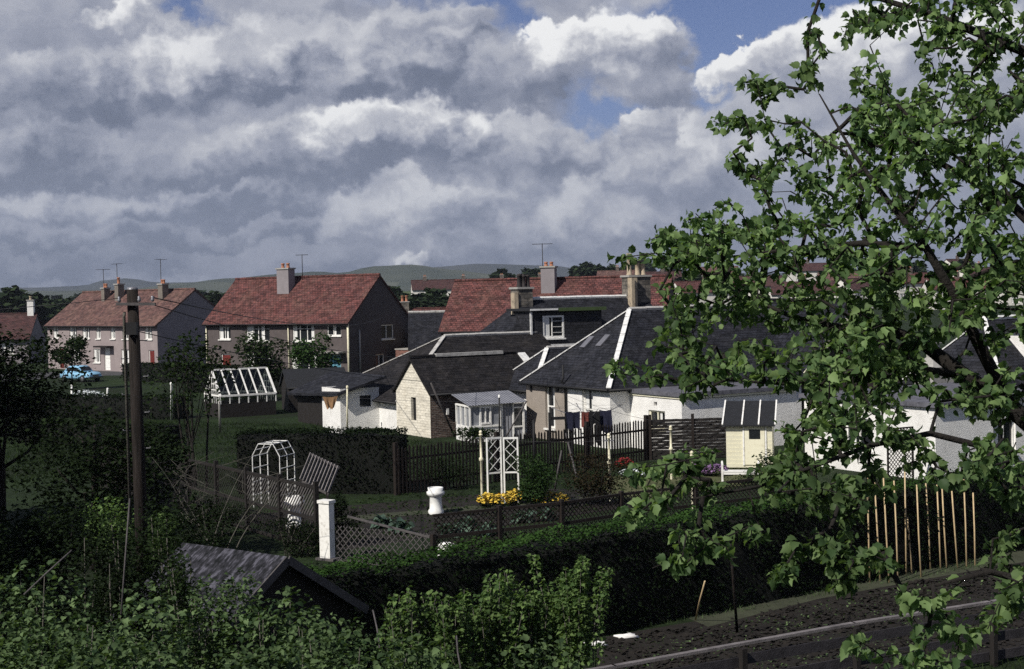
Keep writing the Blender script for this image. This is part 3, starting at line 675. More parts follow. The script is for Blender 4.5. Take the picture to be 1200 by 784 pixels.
# small stone cottage with cream gable
yaw = .548
hs = house('stone_cottage', 'small cottage with cream stone gable, slit window and dark brick side', 'house', (-3.957*1.02, 67.33*1.02, 0), yaw, 5.9, 3.62, 2.35, 3.85, 'cream_stone', 'slate_brown', {'left': [(1.62, 2.15, .75, 1.9, 'hole')]}, ridge='slate_brown', hipm=None, ov=.22)
mb = MB(); wall_open(mb, (0, -.02, 0), (1, 0, 0), (0, -1, 0), 5.9, 2.28, [(3.9, 4.3, .5, 1.55)]); o = mb.build('brick_facing', M['brown_brick'], hs)
mb = MB(); mb.bar((1.3, 1.8, 3.92), (5.2, 1.8, 3.92), .26, .16); mb.build('ridge_cap', M['ridge_grey'], hs)
mb = MB(); mb.box((4.1, -.02, 1.02), (.4, .03, 1.05)); mb.build('white_shutter', M['white_paint'], hs)
mb = MB(); mb.box((6.05, -.6, 1.55), (.7, .4, 3.1)); mb.build('stone_stub', M['cream_stone'], hs)
mb = MB(); mb.box((.9, -.09, 1.25), (.12, .08, .3)); mb.build('wall_lamp', M['white_paint'], hs)

# glazed porch and lean-to between stone cottage and bungalow
pr = thing('glazed_porch', 'white framed glazed porch under a clear corrugated roof, beside the brick cottage wall', 'porch', (-2.05, 66.3, 0), .38)
mb = MB(); mb.box((.75, .95, .36), (1.55, 1.9, .72)); mb.build('base_wall', M['harl_white'], pr)
mb = MB()
for x in (0, .52, 1.02, 1.5): mb.box((x, 0, 1.2), (.08, .08, 1.0))
for z in (.73, 1.68): mb.box((.75, 0, z), (1.58, .10, .08))
for y in (.6, 1.25, 1.85): mb.box((0, y, 1.2), (.08, .08, 1.0))
mb.box((0, .95, 1.68), (.10, 1.9, .08)); mb.box((.77, -.02, 1.62), (.42, .07, .07)); mb.box((.77, -.02, .86), (.42, .07, .09)); mb.box((.77, -.02, 1.25), (.05, .06, .75))
wf = mb.build('window_frame', M['white_wood'], pr)
mb = MB(); mb.poly([(0, .03, .72), (1.5, .03, .72), (1.5, .03, 1.68), (0, .03, 1.68)]); mb.poly([(.03, 1.9, .72), (.03, 0, .72), (.03, 0, 1.68), (.03, 1.9, 1.68)]); mb.build('pane', M['glass_grey'], wf)
mb = MB(); A = [(-.12, -.18, 1.75), (2.85, -.18, 1.80), (2.85, 2.2, 2.20), (-.12, 2.2, 2.14)]; mb.poly(A); mb.poly([(p[0], p[1], p[2]-.03) for p in A][::-1])
for i in range(4): p, q = Vector(A[i]), Vector(A[(i+1) % 4]); mb.poly([p-Z*.03, q-Z*.03, q, p])
mb.build('corrugated_roof', M['plastic_sheet'], pr)
mb = MB(); mb.box((2.1, .12, .86), (1.25, .06, 1.72)); mb.build('plastic_wall', M['plastic_sheet'], pr)
mb = MB()
for x, w in ((1.62, .07), (2.2, .06), (2.72, .09)): mb.box((x, .06, .88), (w, .08, 1.75))
mb.box((2.46, .06, 1.52), (.46, .07, .07)); mb.box((2.46, .06, .62), (.46, .07, .07)); df = mb.build('door_frame', M['white_wood'], pr)
mb = MB(); mb.box((2.46, .09, 1.07), (.44, .03, .84)); mb.build('pane', M['glass_dark'], df)
# low slate roof of the bungalow's rear wing, left of the brown wall
# main white bungalow, half brown
yaw = .525
L, W_, ze, zr = 11.0, 7.2, 2.85, 6.03
hf = thing('white_bungalow', 'white and brown pebbledashed bungalow with hipped slate roof and white hip flashing', 'house', (4.233, 62.29, 0), yaw)
F = frames(L, W_)
O, u, n, ln = F['left']
opsL = [(1.75, 2.6, .55, 2.6), (4.95, 5.85, .65, 2.62)]
mb = MB(); wall_open(mb, O, u, n, 3.7, ze-.02, opsL[:1]); mb.build('brown_wall', M['harl_brown'], hf)
mb = MB(); wall_open(mb, Vector(O)+Vector(u)*3.7, u, n, 3.5, ze-.02, [(opsL[1][0]-3.7, opsL[1][1]-3.7, .65, 2.62)])
for kx in ('front', 'right', 'back'): O2, u2, n2, l2 = F[kx]; wall_open(mb, O2, u2, n2, l2, ze-.02, [], peak=(zr-.16 if kx == 'right' else None))
mb.build('white_wall', M['harl_white'], hf)
window(hf, O, u, n, (*opsL[0], 'sash', [(.55, 1)]), 'white_wood', .18); window(hf, O, u, n, (*opsL[1], 'sash', [(0, .35), (.6, .8)]), 'white_wood', .18)
rf = slope_roof(hf, L, W_, ze, zr, 'slate', 3.63, 0, ridge='ridge_grey', hipm='lead_white', ov=.22)
pipe(hf, [(-.10, 3.5, .05), (-.10, 3.5, 2.7), (-.3, 3.5, 2.82), (-.2, 3.5, 3.0), (-.2, 3.5, 3.6)], 'black_paint', .055)
for yy, zz in ((6.7, 2.35), (4.3, 2.45)):
    mb = MB(); mb.box((-.02, yy, zz), (.06, .16, .26)); mb.build('wall_vent', M['black_paint'], hf)
sl_ = (zr-ze)/3.63
for yy, xx in ((4.6, 1.9), (3.4, 2.0)):
    mb = MB(); d_ = Vector((1, 0, sl_)).normalized(); nn = Vector((-sl_, 0, 1)).normalized(); mb.obox(Vector((xx, yy, ze+sl_*xx))+nn*.05, d_*.38, (0, .2, 0), nn*.03); mb.build('skylight', M['galv'], rf)
# rear wing of the bungalow with its own little hip
slope_roof(hf, 4.5, 4.0, 2.35, 4.1, 'slate', 2.0, 0, ridge='ridge_grey', hipm='lead_white', x0=.6, y0=7.45, ov=.2, name='wing_roof')
mb = MB(); mb.box((2.9, 9.3, 1.15), (4.4, 3.6, 2.3)); mb.build('wing_wall', M['harl_white'], hf)
# flat roofed extension
ex0, ex1, ey0 = 1.09, 7.4, -3.75
mb = MB(); wall_open(mb, (ex0, 0, 0), (0, -1, 0), (-1, 0, 0), 3.75, 2.3, [(1.35, 2.55, .95, 1.75), (1.75, 2.0, 1.95, 2.12)]); wall_open(mb, (ex0, ey0, 0), (1, 0, 0), (0, -1, 0), ex1-ex0, 2.3, []); wall_open(mb, (ex1, ey0, 0), (0, 1, 0), (1, 0, 0), 3.75, 2.3, [])
mb.build('extension', M['harl_white'], hf)
window(hf, (ex0, 0, 0), (0, -1, 0), (-1, 0, 0), (1.35, 2.55, .95, 1.75, 'mid', [(.6, .75)]), 'cream_paint')
mb = MB(); mb.poly([(ex0+.125, -1.75, 1.95), (ex0+.125, -2.0, 1.95), (ex0+.125, -2.0, 2.12), (ex0+.125, -1.75, 2.12)]); mb.build('wall_vent', M['galv'], hf)
mb = MB(); mb.box(((ex0+ex1)/2, ey0/2-.05, 2.38), (ex1-ex0+.1, 3.75+.1, .10)); o = mb.build('cream_fascia', M['cream_paint'], hf)
mb = MB(); mb.box(((ex0+ex1)/2, ey0/2-.05, 2.52), (ex1-ex0+.24, 3.75+.24, .18)); mb.build('flat_roof', M['felt_grey'], hf)

# modern tiled house behind the tree
hg = house('tiled_house', 'brown walled house with dark modern tiles and cream bargeboard, behind the tree branches', 'house', (14.5, 70, 0), pi/2+.55-0.0, 9.5, 7.2, 3.0, 6.2, 'harl_dark', 'modern_tile', {}, ridge='modern_tile', hipm=None, verge='cream_paint', ov=.3)
hg.rotation_euler = (0, 0, .55-pi/2); hg.location = (14.5-9.5*.523, 70+9.5*.853, 0)

# white houses at the right, behind the tree
hw = house('white_house', 'white walled house with white hip flashing, behind the big tree at the frame edge', 'house', (20.41, 59.48, 0), .547, 9.0, 5.04, 2.85, 5.35, 'harl_white', 'slate', {}, hl=2.0, ridge='lead_white', hipm='lead_white')
mb = MB(); mb.box((-6.2+4, -8.2+3.2, 1.32), (8.2, 6.6, 2.64)); 
mb = MB(); e0 = (-9.85, -5.35)
wall_open(mb, (e0[0], e0[1]+6.6, 0), (0, -1, 0), (-1, 0, 0), 6.6, 2.6, [(2.2, 3.6, .8, 2.0)]); wall_open(mb, e0+(0,), (1, 0, 0), (0, -1, 0), 8.5, 2.6, [(3.0, 4.2, .7, 2.0)]); wall_open(mb, (e0[0]+8.5, e0[1], 0), (0, 1, 0), (1, 0, 0), 6.6, 2.6, []); wall_open(mb, (e0[0]+8.5, e0[1]+6.6, 0), (-1, 0, 0), (0, 1, 0), 8.5, 2.6, [])
mb.build('extension', M['harl_white'], hw)
window(hw, (e0[0], e0[1]+6.6, 0), (0, -1, 0), (-1, 0, 0), (2.2, 3.6, .8, 2.0, 'mid', [(.1, .3)])); window(hw, e0+(0,), (1, 0, 0), (0, -1, 0), (3.0, 4.2, .7, 2.0, 'mid', [(.1, .3)]))
mb = MB(); mb.box((e0[0]+4.25, e0[1]+3.3, 2.70), (8.8, 6.9, .16)); mb.build('flat_roof', M['felt_grey'], hw)
mb = MB(); mb.box((-1.35, 2.4, 1.7), (1.25, 1.1, 3.4)); mb.add([(-2.05, 1.8, 3.4), (-.65, 1.8, 3.4), (-.65, 3.0, 3.4), (-2.05, 3.0, 3.4), (-1.55, 2.2, 3.8), (-1.15, 2.2, 3.8), (-1.15, 2.6, 3.8), (-1.55, 2.6, 3.8)], [(0, 1, 5, 4), (1, 2, 6, 5), (2, 3, 7, 6), (3, 0, 4, 7)])
mb.box((-1.35, 2.4, 4.1), (.40, .40, .62)); mb.box((-1.35, 2.4, 4.45), (.6, .6, .08)); mb.build('chimney', M['concrete'], hw)
mb = MB(); mb.box((3.3, 1.15, 4.2), (1.5, 1.6, 1.2)); dd = mb.build('dormer', M['harl_white'], hw); mb = MB(); mb.box((3.3, .9, 4.86), (1.9, 2.4, .12)); mb.build('dormer_roof', M['felt_black'], dd)
window(hw, (2.55, .345, 3.6), (1, 0, 0), (0, -1, 0), (.3, 1.2, .2, 1.0, 'mid'), 'white_wood', .0)

# slate roof and red roofs glimpsed between the two council houses
hj = house('slate_house', 'dark slate roof with pale ridge glimpsed between the two red roofed houses', 'house', (-8.3, 114.8, 0), .05, 8.0, 7, 2.8, 5.45, 'lichen_wall', 'slate', {}, ridge='ridge_grey', hipm=None)
hk = house('red_roof_house', 'low red roofed house with orange chimney pots, beyond the dark slate roof', 'house', (-15.5, 170, 0), .15, 16, 7, 2.6, 5.2, 'lichen_wall', 'red_tile', {}, ridge='red_tile', hipm=None)
chimney(hk, 3.0, 3.4, 4.6, 6.0, 1.0, .8, 'chimney_stone', [(-.25, 0, .17, .7), (.25, 0, .17, .7)], 'terracotta')
# long terrace on the rising ground
g0 = gz(-14, 420)
ht = house('long_terrace', 'long pale terrace with brown roof on the rising ground below the hills', 'terrace', (-29, 418, g0-1.2), .12, 44, 8, 3.9, 6.6, 'far_wall', 'maroon_tile', {'front': [(2+3.4*i, 3.4+3.4*i, 1.9, 2.9, 'mid', NET) for i in range(12)]}, ridge='maroon_tile', hipm=None)
for i in range(4): chimney(ht, 4+11.5*i, 4, 6, 7.6, 1.1, .8, 'brown_brick', [(-.2, 0, .14, .4), (.2, 0, .14, .4)])
# estate houses on the hillside at the right
fl = 'small pale estate house with plain roof on the hillside, glimpsed through leaves'
cells = [(800, 300, 'red_tile'), (845, 330, 'maroon_tile'), (905, 280, 'maroon_tile'), (960, 350, 'pink_tile'), (1000, 300, 'maroon_tile'), (1050, 330, 'red_tile'), (1095, 290, 'red_tile'), (1140, 360, 'maroon_tile'), (1180, 300, 'maroon_tile'), (820, 420, 'pink_tile'), (930, 440, 'maroon_tile'), (1030, 450, 'red_tile'), (1120, 450, 'maroon_tile'), (700, 400, 'pink_tile'), (760, 380, 'maroon_tile')]
for i, (px, yy, rf) in enumerate(cells):
    xx = (px-600)/FPX*yy; L = 9+rnd.random()*5
    h = house('estate_house', fl, 'house', (xx, yy, gz(xx, yy)-.3), rnd.choice([.1, .5, -.2, .3]), L, 7, 4.6, 6.8, 'far_wall', rf, {'front': [(1.2, 2.6, 2.9, 4.0, 'mid', NET), (L-2.8, L-1.3, 2.9, 4.0, 'mid', NET), (1.2, 2.8, .8, 2.1, 'mid', NET)]}, ridge=rf, hipm=None, group='estate houses on the hillside')
    chimney(h, L*.5, 3.5, 6.2, 7.9, .9, .7, 'brown_brick', [(-.18, 0, .13, .35), (.18, 0, .13, .35)])

# ------------------------------------------------------------------ vegetation helpers
def in_ell(ells, n, seed, shell=.35):
    r = np.random.default_rng(seed); vol = np.array([e[3]*e[4]*e[5] for e in ells])**(2/3); ks = r.choice(len(ells), n, p=vol/vol.sum()); E_ = np.array(ells)[ks]
    d = r.normal(size=(n, 3)); d /= np.linalg.norm(d, axis=1)[:, None]; rad = (shell+(1-shell)*r.random(n))**(1/2.2)
    return E_[:, :3] + d*rad[:, None]*E_[:, 3:6]
def lumpy(c, R, n, seed, k=.55):
    """several overlapping lobes that make an uneven crown"""
    r = random.Random(seed); out = []
    for i in range(n):
        q = r.uniform(0, 2*pi); zz = r.uniform(-.75, .85); rr = math.sqrt(max(0, 1-zz*zz))*r.uniform(.35, .75); s = r.uniform(.7, 1.2)*k
        out.append((c[0]+R[0]*rr*cos(q), c[1]+R[1]*rr*sin(q), c[2]+R[2]*zz*.72, R[0]*s, R[1]*s, R[2]*s*.8))
    return out
def tree(name, label, cat, loc, H, R, lobes, n, leaf, mat, bark='bark', r0=.16, seed=1, group=None, zc=.62, stems=1, shape=L_CLUMP, up=.6, rzf=1.0):
    t = thing(name, label, cat, loc, 0, group); r = random.Random(seed); mb = MB()
    cz = H*zc; RZ = (H-cz)*rzf
    ells = lumpy((0, 0, cz), (R, R, RZ), lobes, seed)
    for s in range(stems):
        bx_, by_ = (0, 0) if stems == 1 else (r.uniform(-.5, .5), r.uniform(-.4, .4))
        tp = Vector((bx_*2.2, by_*2.2, H*.86)); pts = [Vector((bx_, by_, -.2)).lerp(tp, k/6)+Vector((r.uniform(-.1, .1), r.uniform(-.1, .1), 0))*(k > 0)*R*.4 for k in range(7)]
        mb.tube(pts, [r0*(1-.13*k) for k in range(7)], 7)
        for b_ in range(max(3, lobes//stems)):
            e = ells[(b_*stems+s) % len(ells)]; k = r.randint(2, 4); p = pts[k]; q = Vector(e[:3]); md = p.lerp(q, .5)+Vector((0, 0, -.08*R))
            mb.tube([p, md, q, q+Vector((r.uniform(-1, 1), r.uniform(-1, 1), r.uniform(0, .8)))*e[3]*.7], [r0*.42, r0*.28, r0*.16, r0*.05], 5)
    mb.build('trunk', M[bark], t, uv=False)
    leaf_cloud('crown', in_ell(ells, n, seed, .25), leaf, M[mat], t, shape, up=up, seed=seed)
    return t
def shrub(name, label, cat, loc, ells, n, leaf, mat, stems=5, seed=1, group=None, shape=L_DIA, up=.6, bark='bark', sr=.018, shell=.2):
    t = thing(name, label, cat, loc, 0, group); r = random.Random(seed); mb = MB()
    for s in range(stems):
        e = ells[s % len(ells)]; q = Vector(e[:3])+Vector((r.uniform(-.6, .6)*e[3], r.uniform(-.6, .6)*e[4], r.uniform(.2, .9)*e[5])); p = Vector((q.x*.35+r.uniform(-.1, .1), q.y*.35, -.15))
        mb.tube([p, p.lerp(q, .5)+Vector((r.uniform(-.1, .1), r.uniform(-.1, .1), .05)), q], [sr, sr*.75, sr*.35], 5)
    mb.build('stems', M[bark], t, uv=False)
    leaf_cloud('foliage', in_ell(ells, n, seed, shell), leaf, M[mat], t, shape, up=up, seed=seed)
    return t
def hedge(name, label, p0, p1, w, h, leaf, dens, mat, seed=1, cat='hedge', wob=.05, top_mat=None):
    p0, p1 = Vector((p0[0], p0[1], 0)), Vector((p1[0], p1[1], 0)); d = p1-p0; L = d.length; u = d/L; s = Vector((u.y, -u.x, 0)); r = np.random.default_rng(seed)
    t = thing(name, label, cat, p0); mb = MB(); n = max(3, int(L/.7))
    prof = [(-w/2, 0), (-w/2*1.02, h*.6), (-w/2*.9, h*.94), (-w/2*.6, h), (w/2*.6, h), (w/2*.9, h*.94), (w/2*1.02, h*.6), (w/2, 0)]
    i0 = 0
    for k in range(n+1):
        for a, z in prof:
            q = u*(L*k/n)+s*(a*(1-.10)+float(r.normal())*wob*.6); mb.v.append((q.x, q.y, max(0, z*.955+float(r.normal())*wob*(z > .1))))
    m_ = len(prof)
    for k in range(n):
        for j in range(m_-1): mb.f.append((k*m_+j, k*m_+j+1, (k+1)*m_+j+1, (k+1)*m_+j)); mb.m.append(0); mb.sm.append(False)
    mb.f.append(tuple(range(m_))[::-1]); mb.m.append(0); mb.sm.append(False); mb.f.append(tuple(n*m_+j for j in range(m_))); mb.m.append(0); mb.sm.append(False)
    mb.build('branches', M['hedge_core'], t, uv=False)
    def scatter(cnt, faces):
        f = r.choice(len(faces), cnt, p=np.array([x[0] for x in faces])/sum(x[0] for x in faces)); P = np.zeros((cnt, 3))
        for i in range(len(faces)):
            m2 = f == i; c = m2.sum(); P[m2] = faces[i][1](c)
        P += r.normal(size=P.shape)*.035
        return P
    ua = np.array(u); sa = np.array(s); wv = lambda x: .045*np.sin(x*2.3+seed)+.03*np.sin(x*5.1)
    def side(sg):
        def f(c):
            x = r.random(c)*L; z = r.random(c)*h; return x[:, None]*ua+(sg*(w/2*(1-.12*(z/h)**4)+wv(x+z)))[:, None]*sa+z[:, None]*np.array([0, 0, 1])
        return f
    def end(x0):
        def f(c): a = (r.random(c)-.5)*w; z = r.random(c)*h; return x0*ua+a[:, None]*sa+z[:, None]*np.array([0, 0, 1])
        return f
    def top(c): x = r.random(c)*L; a = (r.random(c)-.5)*w*.94; return x[:, None]*ua+a[:, None]*sa+(h+wv(x*1.3+a*2))[:, None]*np.array([0, 0, 1])
    areas = [(L*h, side(1)), (L*h, side(-1)), (w*h, end(0)), (w*h, end(L))]
    leaf_cloud('foliage', scatter(int(sum(a[0] for a in areas)*dens), areas), leaf, M[mat], t, L_DIA, up=.2, seed=seed)
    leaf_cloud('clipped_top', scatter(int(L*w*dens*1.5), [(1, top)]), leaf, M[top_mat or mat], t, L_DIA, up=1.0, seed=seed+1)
    return t
def lattice(mb, O, u, L, z0, z1, step=.16, w=.022, th=.009, n=None, skew=1.0, both=True):
    O, u = Vector(O), Vector(u).normalized(); nn = u.cross(Z); Hh = z1-z0
    for sg in ((1, -1) if both else (1,)):
        off = nn*(th*.6*sg); c = -Hh if sg > 0 else 0
        x = c
        while x < (L if sg > 0 else L+Hh):
            xa, xb = (x, x+Hh*skew) if sg > 0 else (x, x-Hh*skew); za, zb_ = 0, Hh
            if xa < 0: za += (0-xa)/(xb-xa)*Hh; xa = 0
            if xb > L: zb_ = za+(L-xa)/(xb-xa)*(zb_-za) if xb != xa else zb_; xb = L
            if sg < 0:
                xa, xb = x, x-Hh*skew; za, zb_ = 0, Hh
                if xa > L: za = (xa-L)/skew; xa = L
                if xb < 0: zb_ = za+(xa-0)/skew; xb = 0
            if abs(xb-xa) > .02 and zb_ > za: mb.bar(O+u*xa+Z*(z0+za)+off, O+u*xb+Z*(z0+zb_)+off, th, w)
            x += step
    return mb

# ------------------------------------------------------------------ patches of ground
def offs(p, q, d): v = Vector((q[0]-p[0], q[1]-p[1])); v.normalize(); return (-v.y*d, v.x*d)
g = lambda px, py: tuple(G(px, py))[:2]
flat('soil_bed', [(1.2, 22.6), (5.6, 24.9), (8.6, 26.3), (15, 29.6), (15.5, 36.5), g(1180, 662), g(960, 702), g(850, 722), g(700, 748)], M['soil'])
flat('grit_path', [g(830, 735), g(960, 702), g(1180, 662), (15.5, 36.5), (15.8, 38.6), g(1180, 645), g(960, 682), g(800, 722)], M['path_grit'], .008)
flat('allotment_soil', [(-5.2, 38.6), (3.2, 45.2), (5.5, 47.0), (5.3, 48.6), (1, 50.2), (-3.4, 48.2), (-9, 45.5)], M['soil'], .004)
flat('stone_path', [(-6.2, 43.6), (3.2, 47.5), (3.0, 48.2), (-6.4, 44.5)], M['path_grit'], .008)
flat('lawn', [(3.3, 46.6), (8.4, 50.2), (10.5, 53.5), (6.6, 56.3), (3.0, 52.3)], M['lawn_grass'], .012)
flat('road', [(-75, 126), (-30, 150), (-20, 136), (-24, 129), (-38, 133), (-60, 117)], M['tarmac'], .006)

# ------------------------------------------------------------------ fences and hedges
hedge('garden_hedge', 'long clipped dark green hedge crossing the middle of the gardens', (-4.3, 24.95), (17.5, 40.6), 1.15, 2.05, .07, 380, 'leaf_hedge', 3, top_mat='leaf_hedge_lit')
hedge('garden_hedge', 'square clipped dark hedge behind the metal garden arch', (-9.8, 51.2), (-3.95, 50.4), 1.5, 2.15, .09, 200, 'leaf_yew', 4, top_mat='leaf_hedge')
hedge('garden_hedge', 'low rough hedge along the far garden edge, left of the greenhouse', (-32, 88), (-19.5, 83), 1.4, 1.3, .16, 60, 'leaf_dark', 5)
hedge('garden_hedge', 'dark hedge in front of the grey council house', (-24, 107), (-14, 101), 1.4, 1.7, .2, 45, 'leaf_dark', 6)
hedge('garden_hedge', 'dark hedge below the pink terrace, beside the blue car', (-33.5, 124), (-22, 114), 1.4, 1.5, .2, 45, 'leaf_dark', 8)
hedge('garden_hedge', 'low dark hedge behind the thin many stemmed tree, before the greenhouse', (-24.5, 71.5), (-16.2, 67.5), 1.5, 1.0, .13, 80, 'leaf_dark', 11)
# dark slatted fence in the foreground
fp = [Vector((-2.2, 19.9, 0)), Vector((1.47, 21.89, 0)), Vector((5.77, 24.34, 0)), Vector((8.6, 25.75, 0)), Vector((13.2, 27.9, 0))]
sf = thing('board_fence', 'dark weathered board fence with a pale top rail, bottom of the gardens', 'fence', fp[0]); o0 = fp[0]
bm_ = MB(); rm = MB(); posts = []
for a_, b_ in zip(fp, fp[1:]):
    d = (b_-a_); L = d.length; u = d/L; s = Vector((u.y, -u.x, 0)); k = max(1, round(L/2.2))
    for i in range(k): posts.append(a_+u*(L*i/k))
    for z, h_ in ((.16, .17), (.52, .17), (.88, .17)):
        for i in range(k): bm_.bar(a_-o0+u*(L*i/k)+Z*(z+rnd.uniform(-.02, .02)), a_-o0+u*(L*(i+.985)/k)+Z*(z+rnd.uniform(-.02, .02)), .025, h_)
    rm.bar(a_-o0+Z*1.16-u*.02, b_-o0+Z*1.16+u*.02, .10, .045)
bm_.build('boards', M['board_grey'], sf); rm.build('top_rail', M['pale_rail'], sf)
for p in posts+[fp[-1]]:
    mb = MB(); d = Vector((.09, -.16, 0)).normalized()*.075; mb.box(p-o0+d+Z*.53, (.10, .10, 1.14), .5); mb.build('post', M['dark_wood'], sf)
# trellis fence behind the long hedge
tp_ = [Vector((*g(395, 658), 0))] + [Vector((*tuple(G(px, py, 1.42))[:2], 0)) for px, py in ((507, 604), (585, 596), (658, 589), (728, 579), (815, 569), (905, 559))]
tf = thing('trellis_fence', 'low dark trellis fence with two rows of lattice behind the long hedge', 'fence', tp_[1])
o0 = tp_[1]
for i, (a_, b_) in enumerate(zip(tp_[1:], tp_[2:])):
    u = (b_-a_).normalized(); L = (b_-a_).length; mb = MB(); lattice(mb, a_-o0+u*.04, u, L-.08, .92, 1.38, .14, .024, .010); lattice(mb, a_-o0+u*.04, u, L-.08, .10, .80, .15, .024, .010); mb.build('lattice', M['creosote'], tf)
    mb = MB(); mb.bar(a_-o0+Z*1.41, b_-o0+Z*1.41, .06, .07); mb.bar(a_-o0+Z*.86, b_-o0+Z*.86, .05, .09); mb.bar(a_-o0+Z*.03, b_-o0+Z*.03, .04, .05); mb.build('rail', M['creosote'], tf)
for i, p in enumerate(tp_[1:]): h_ = .95 if i == 0 else 1.5; mb = MB(); mb.box(p-o0+Z*h_/2, (.11, .11, h_), .7); mb.build('post', M['creosote'], tf)
tf2 = thing('lattice_panel', 'sagging diagonal lattice panel beside the white gate pillar', 'trellis', tp_[0]); u = (tp_[1]-tp_[0]).normalized(); L = (tp_[1]-tp_[0]).length
mb = MB(); lattice(mb, (0, 0, 0), u, L-.1, .05, .95, .19, .022, .010); mb.build('lattice', M['grey_wood'], tf2); mb = MB(); mb.bar(Z*1.22+u*.4, u*(L-.1)+Z*.86, .045, .05); mb.bar(Z*.04, u*(L-.1)+Z*.04, .04, .05); mb.build('rail', M['grey_wood'], tf2)
# weathered trellis fence on the left
a_, b_ = Vector((*g(222, 602), 0)), Vector((*g(372, 646), 0)); lf = thing('trellis_fence', 'tall weathered grey trellis fence below the metal garden arch', 'fence', a_); u = (b_-a_).normalized(); L = (b_-a_).length
npan = 4
for i in range(npan):
    s0 = u*(L*i/npan+.05); l_ = L/npan-.1
    mb = MB(); lattice(mb, s0, u, l_, .95 if i > 1 else .1, 1.72, (.20, .15, .15, .15)[i], (.022, .035, .045, .05)[i], .012, both=(i < 1)); mb.build('lattice', M[('dark_wood', 'dark_wood', 'grey_wood', 'grey_wood')[i]], lf)
    if i > 1: mb = MB(); lattice(mb, s0, u, l_, .1, .8, .20, .020, .01); mb.build('lattice', M['dark_wood'], lf)
    mb = MB(); mb.bar(s0+Z*1.76, s0+u*l_+Z*1.76, .05, .09); mb.bar(s0+Z*.88, s0+u*l_+Z*.88, .05, .09); mb.bar(s0+Z*.06, s0+u*l_+Z*.06, .05, .09); mb.build('rail', M['dark_wood'], lf)
for i in range(npan+1): mb = MB(); mb.box(u*(L*i/npan)+Z*.95, (.12, .12, 1.95), .6); mb.build('post', M['dark_wood'], lf)
a2, b2 = Vector((*g(120, 575), 0)), a_; lf2 = thing('woven_fence', 'dark woven fence running left from the grey trellis into the bushes', 'fence', a2); u = (b2-a2).normalized(); L = (b2-a2).length
mb = MB()
for k in range(14): mb.bar(Z*(.1+.115*k), u*(L-.1)+Z*(.1+.115*k+rnd.uniform(-.02, .02)), .02, .10)
mb.build('slats', M['dark_wood'], lf2)
for i in range(4): mb = MB(); mb.box(u*(L*i/3-.05)+Z*.85, (.09, .09, 1.7), .6); mb.build('post', M['dark_wood'], lf2)
# tilted slatted panel
a_ = at(364, 562, 41.0); u = Vector((.78, -.62, 0)).normalized(); sp_ = thing('slatted_panel', 'tilted panel of pale grey slats propped above the trellis, beside white pillar', 'trellis', (a_.x, a_.y, 0)); mb = MB()
lo = Vector((0, 0, 1.72)); n_ = Vector((.62, .78, 0))
for k in range(10): q = lo+u*(.125*k)-Z*.035*k; mb.bar(q-Vector((.30, 0, 0)), q+n_*.45+Z*.72-Vector((.30, 0, 0)), .03, .058)
mb.build('slats', M['slat_grey'], sp_); mb = MB(); q0 = lo-Vector((.30, 0, 0)); mb.bar(q0-Z*.04, q0+u*1.16-Z*.36, .04, .06); mb.bar(q0+n_*.45+Z*.68, q0+u*1.16+n_*.45+Z*.34, .04, .06); mb.build('rail', M['grey_wood'], sp_)
for k_ in (0.05, 1.1):
    mb = MB(); q = lo-Vector((.30, 0, 0))+u*k_-Z*.28*k_; mb.bar(Vector((q.x, q.y, 0)), q+Z*.02, .07, .07, (1, 0, 0)); mb.build('prop', M['dark_wood'], sp_)
# picket fence
pp = [Vector((-4.1, 49.35, 0)), Vector((-.6, 52.3, 0)), Vector((2.9, 55.6, 0)), Vector((5.45, 57.9, 0))]
pf = thing('picket_fence', 'dark creosoted picket fence between the bungalow yard and the garden', 'fence', pp[0]); o0 = pp[0]
for a_, b_ in zip(pp, pp[1:]):
    d = b_-a_; L = d.length; u = d/L; mb = MB(); n = int(L/.155)
    for i in range(n):
        q = a_-o0+u*(L*(i+.5)/n); h_ = 1.62+rnd.uniform(-.05, .05); w_ = u*.036; t_ = Vector((u.y, -u.x, 0))*.011; lean = u*rnd.uniform(-.02, .02)
        mb.obox(q+Z*h_/2, w_, t_, Z*h_/2+lean); mb.add([q+Z*h_-w_-t_+lean, q+Z*h_+w_-t_+lean, q+Z*h_+w_+t_+lean, q+Z*h_-w_+t_+lean, q+Z*(h_+.07)+lean], [(0, 1, 4), (1, 2, 4), (2, 3, 4), (3, 0, 4)])
    mb.build('pickets', M['creosote'], pf)
    mb = MB(); s_ = Vector((-u.y, u.x, 0))*.04
    for z in (.4, 1.25): mb.bar(a_-o0+s_+Z*z, b_-o0+s_+Z*z, .05, .08)
    mb.build('rail', M['creosote'], pf)
for p in (pp[0], pp[1], pp[2], pp[3]): mb = MB(); mb.box(p-o0+Vector((-.05, .09, .92)), (.14, .14, 1.85), .7); mb.build('post', M['creosote'], pf)
# woven panels right of the pickets
wp = [Vector((5.55, 57.95, 0)), Vector((7.3, 58.0, 0)), Vector((9.3, 58.2, 0))]
wfz = thing('woven_fence', 'dark woven panel fence between the pickets and the cream shed', 'fence', wp[0]); o0 = wp[0]
for a_, b_ in zip(wp, wp[1:]):
    u = (b_-a_).normalized(); L = (b_-a_).length; mb = MB(); s_ = Vector((u.y, -u.x, 0))
    for k in range(13):
        z = .1+.125*k; pts_ = [a_-o0+u*(L*i/8)+Z*(z+rnd.uniform(-.008, .008))+s_*(.022*(-1)**(i+k)) for i in range(9)]
        for p, q in zip(pts_, pts_[1:]): mb.bar(p, q, .010, .118)
    mb.build('woven_slats', M['dark_wood'], wfz)
for p in wp: mb = MB(); mb.box(p-o0+Z*.93, (.11, .11, 1.86)); mb.build('post', M['creosote'], wfz)

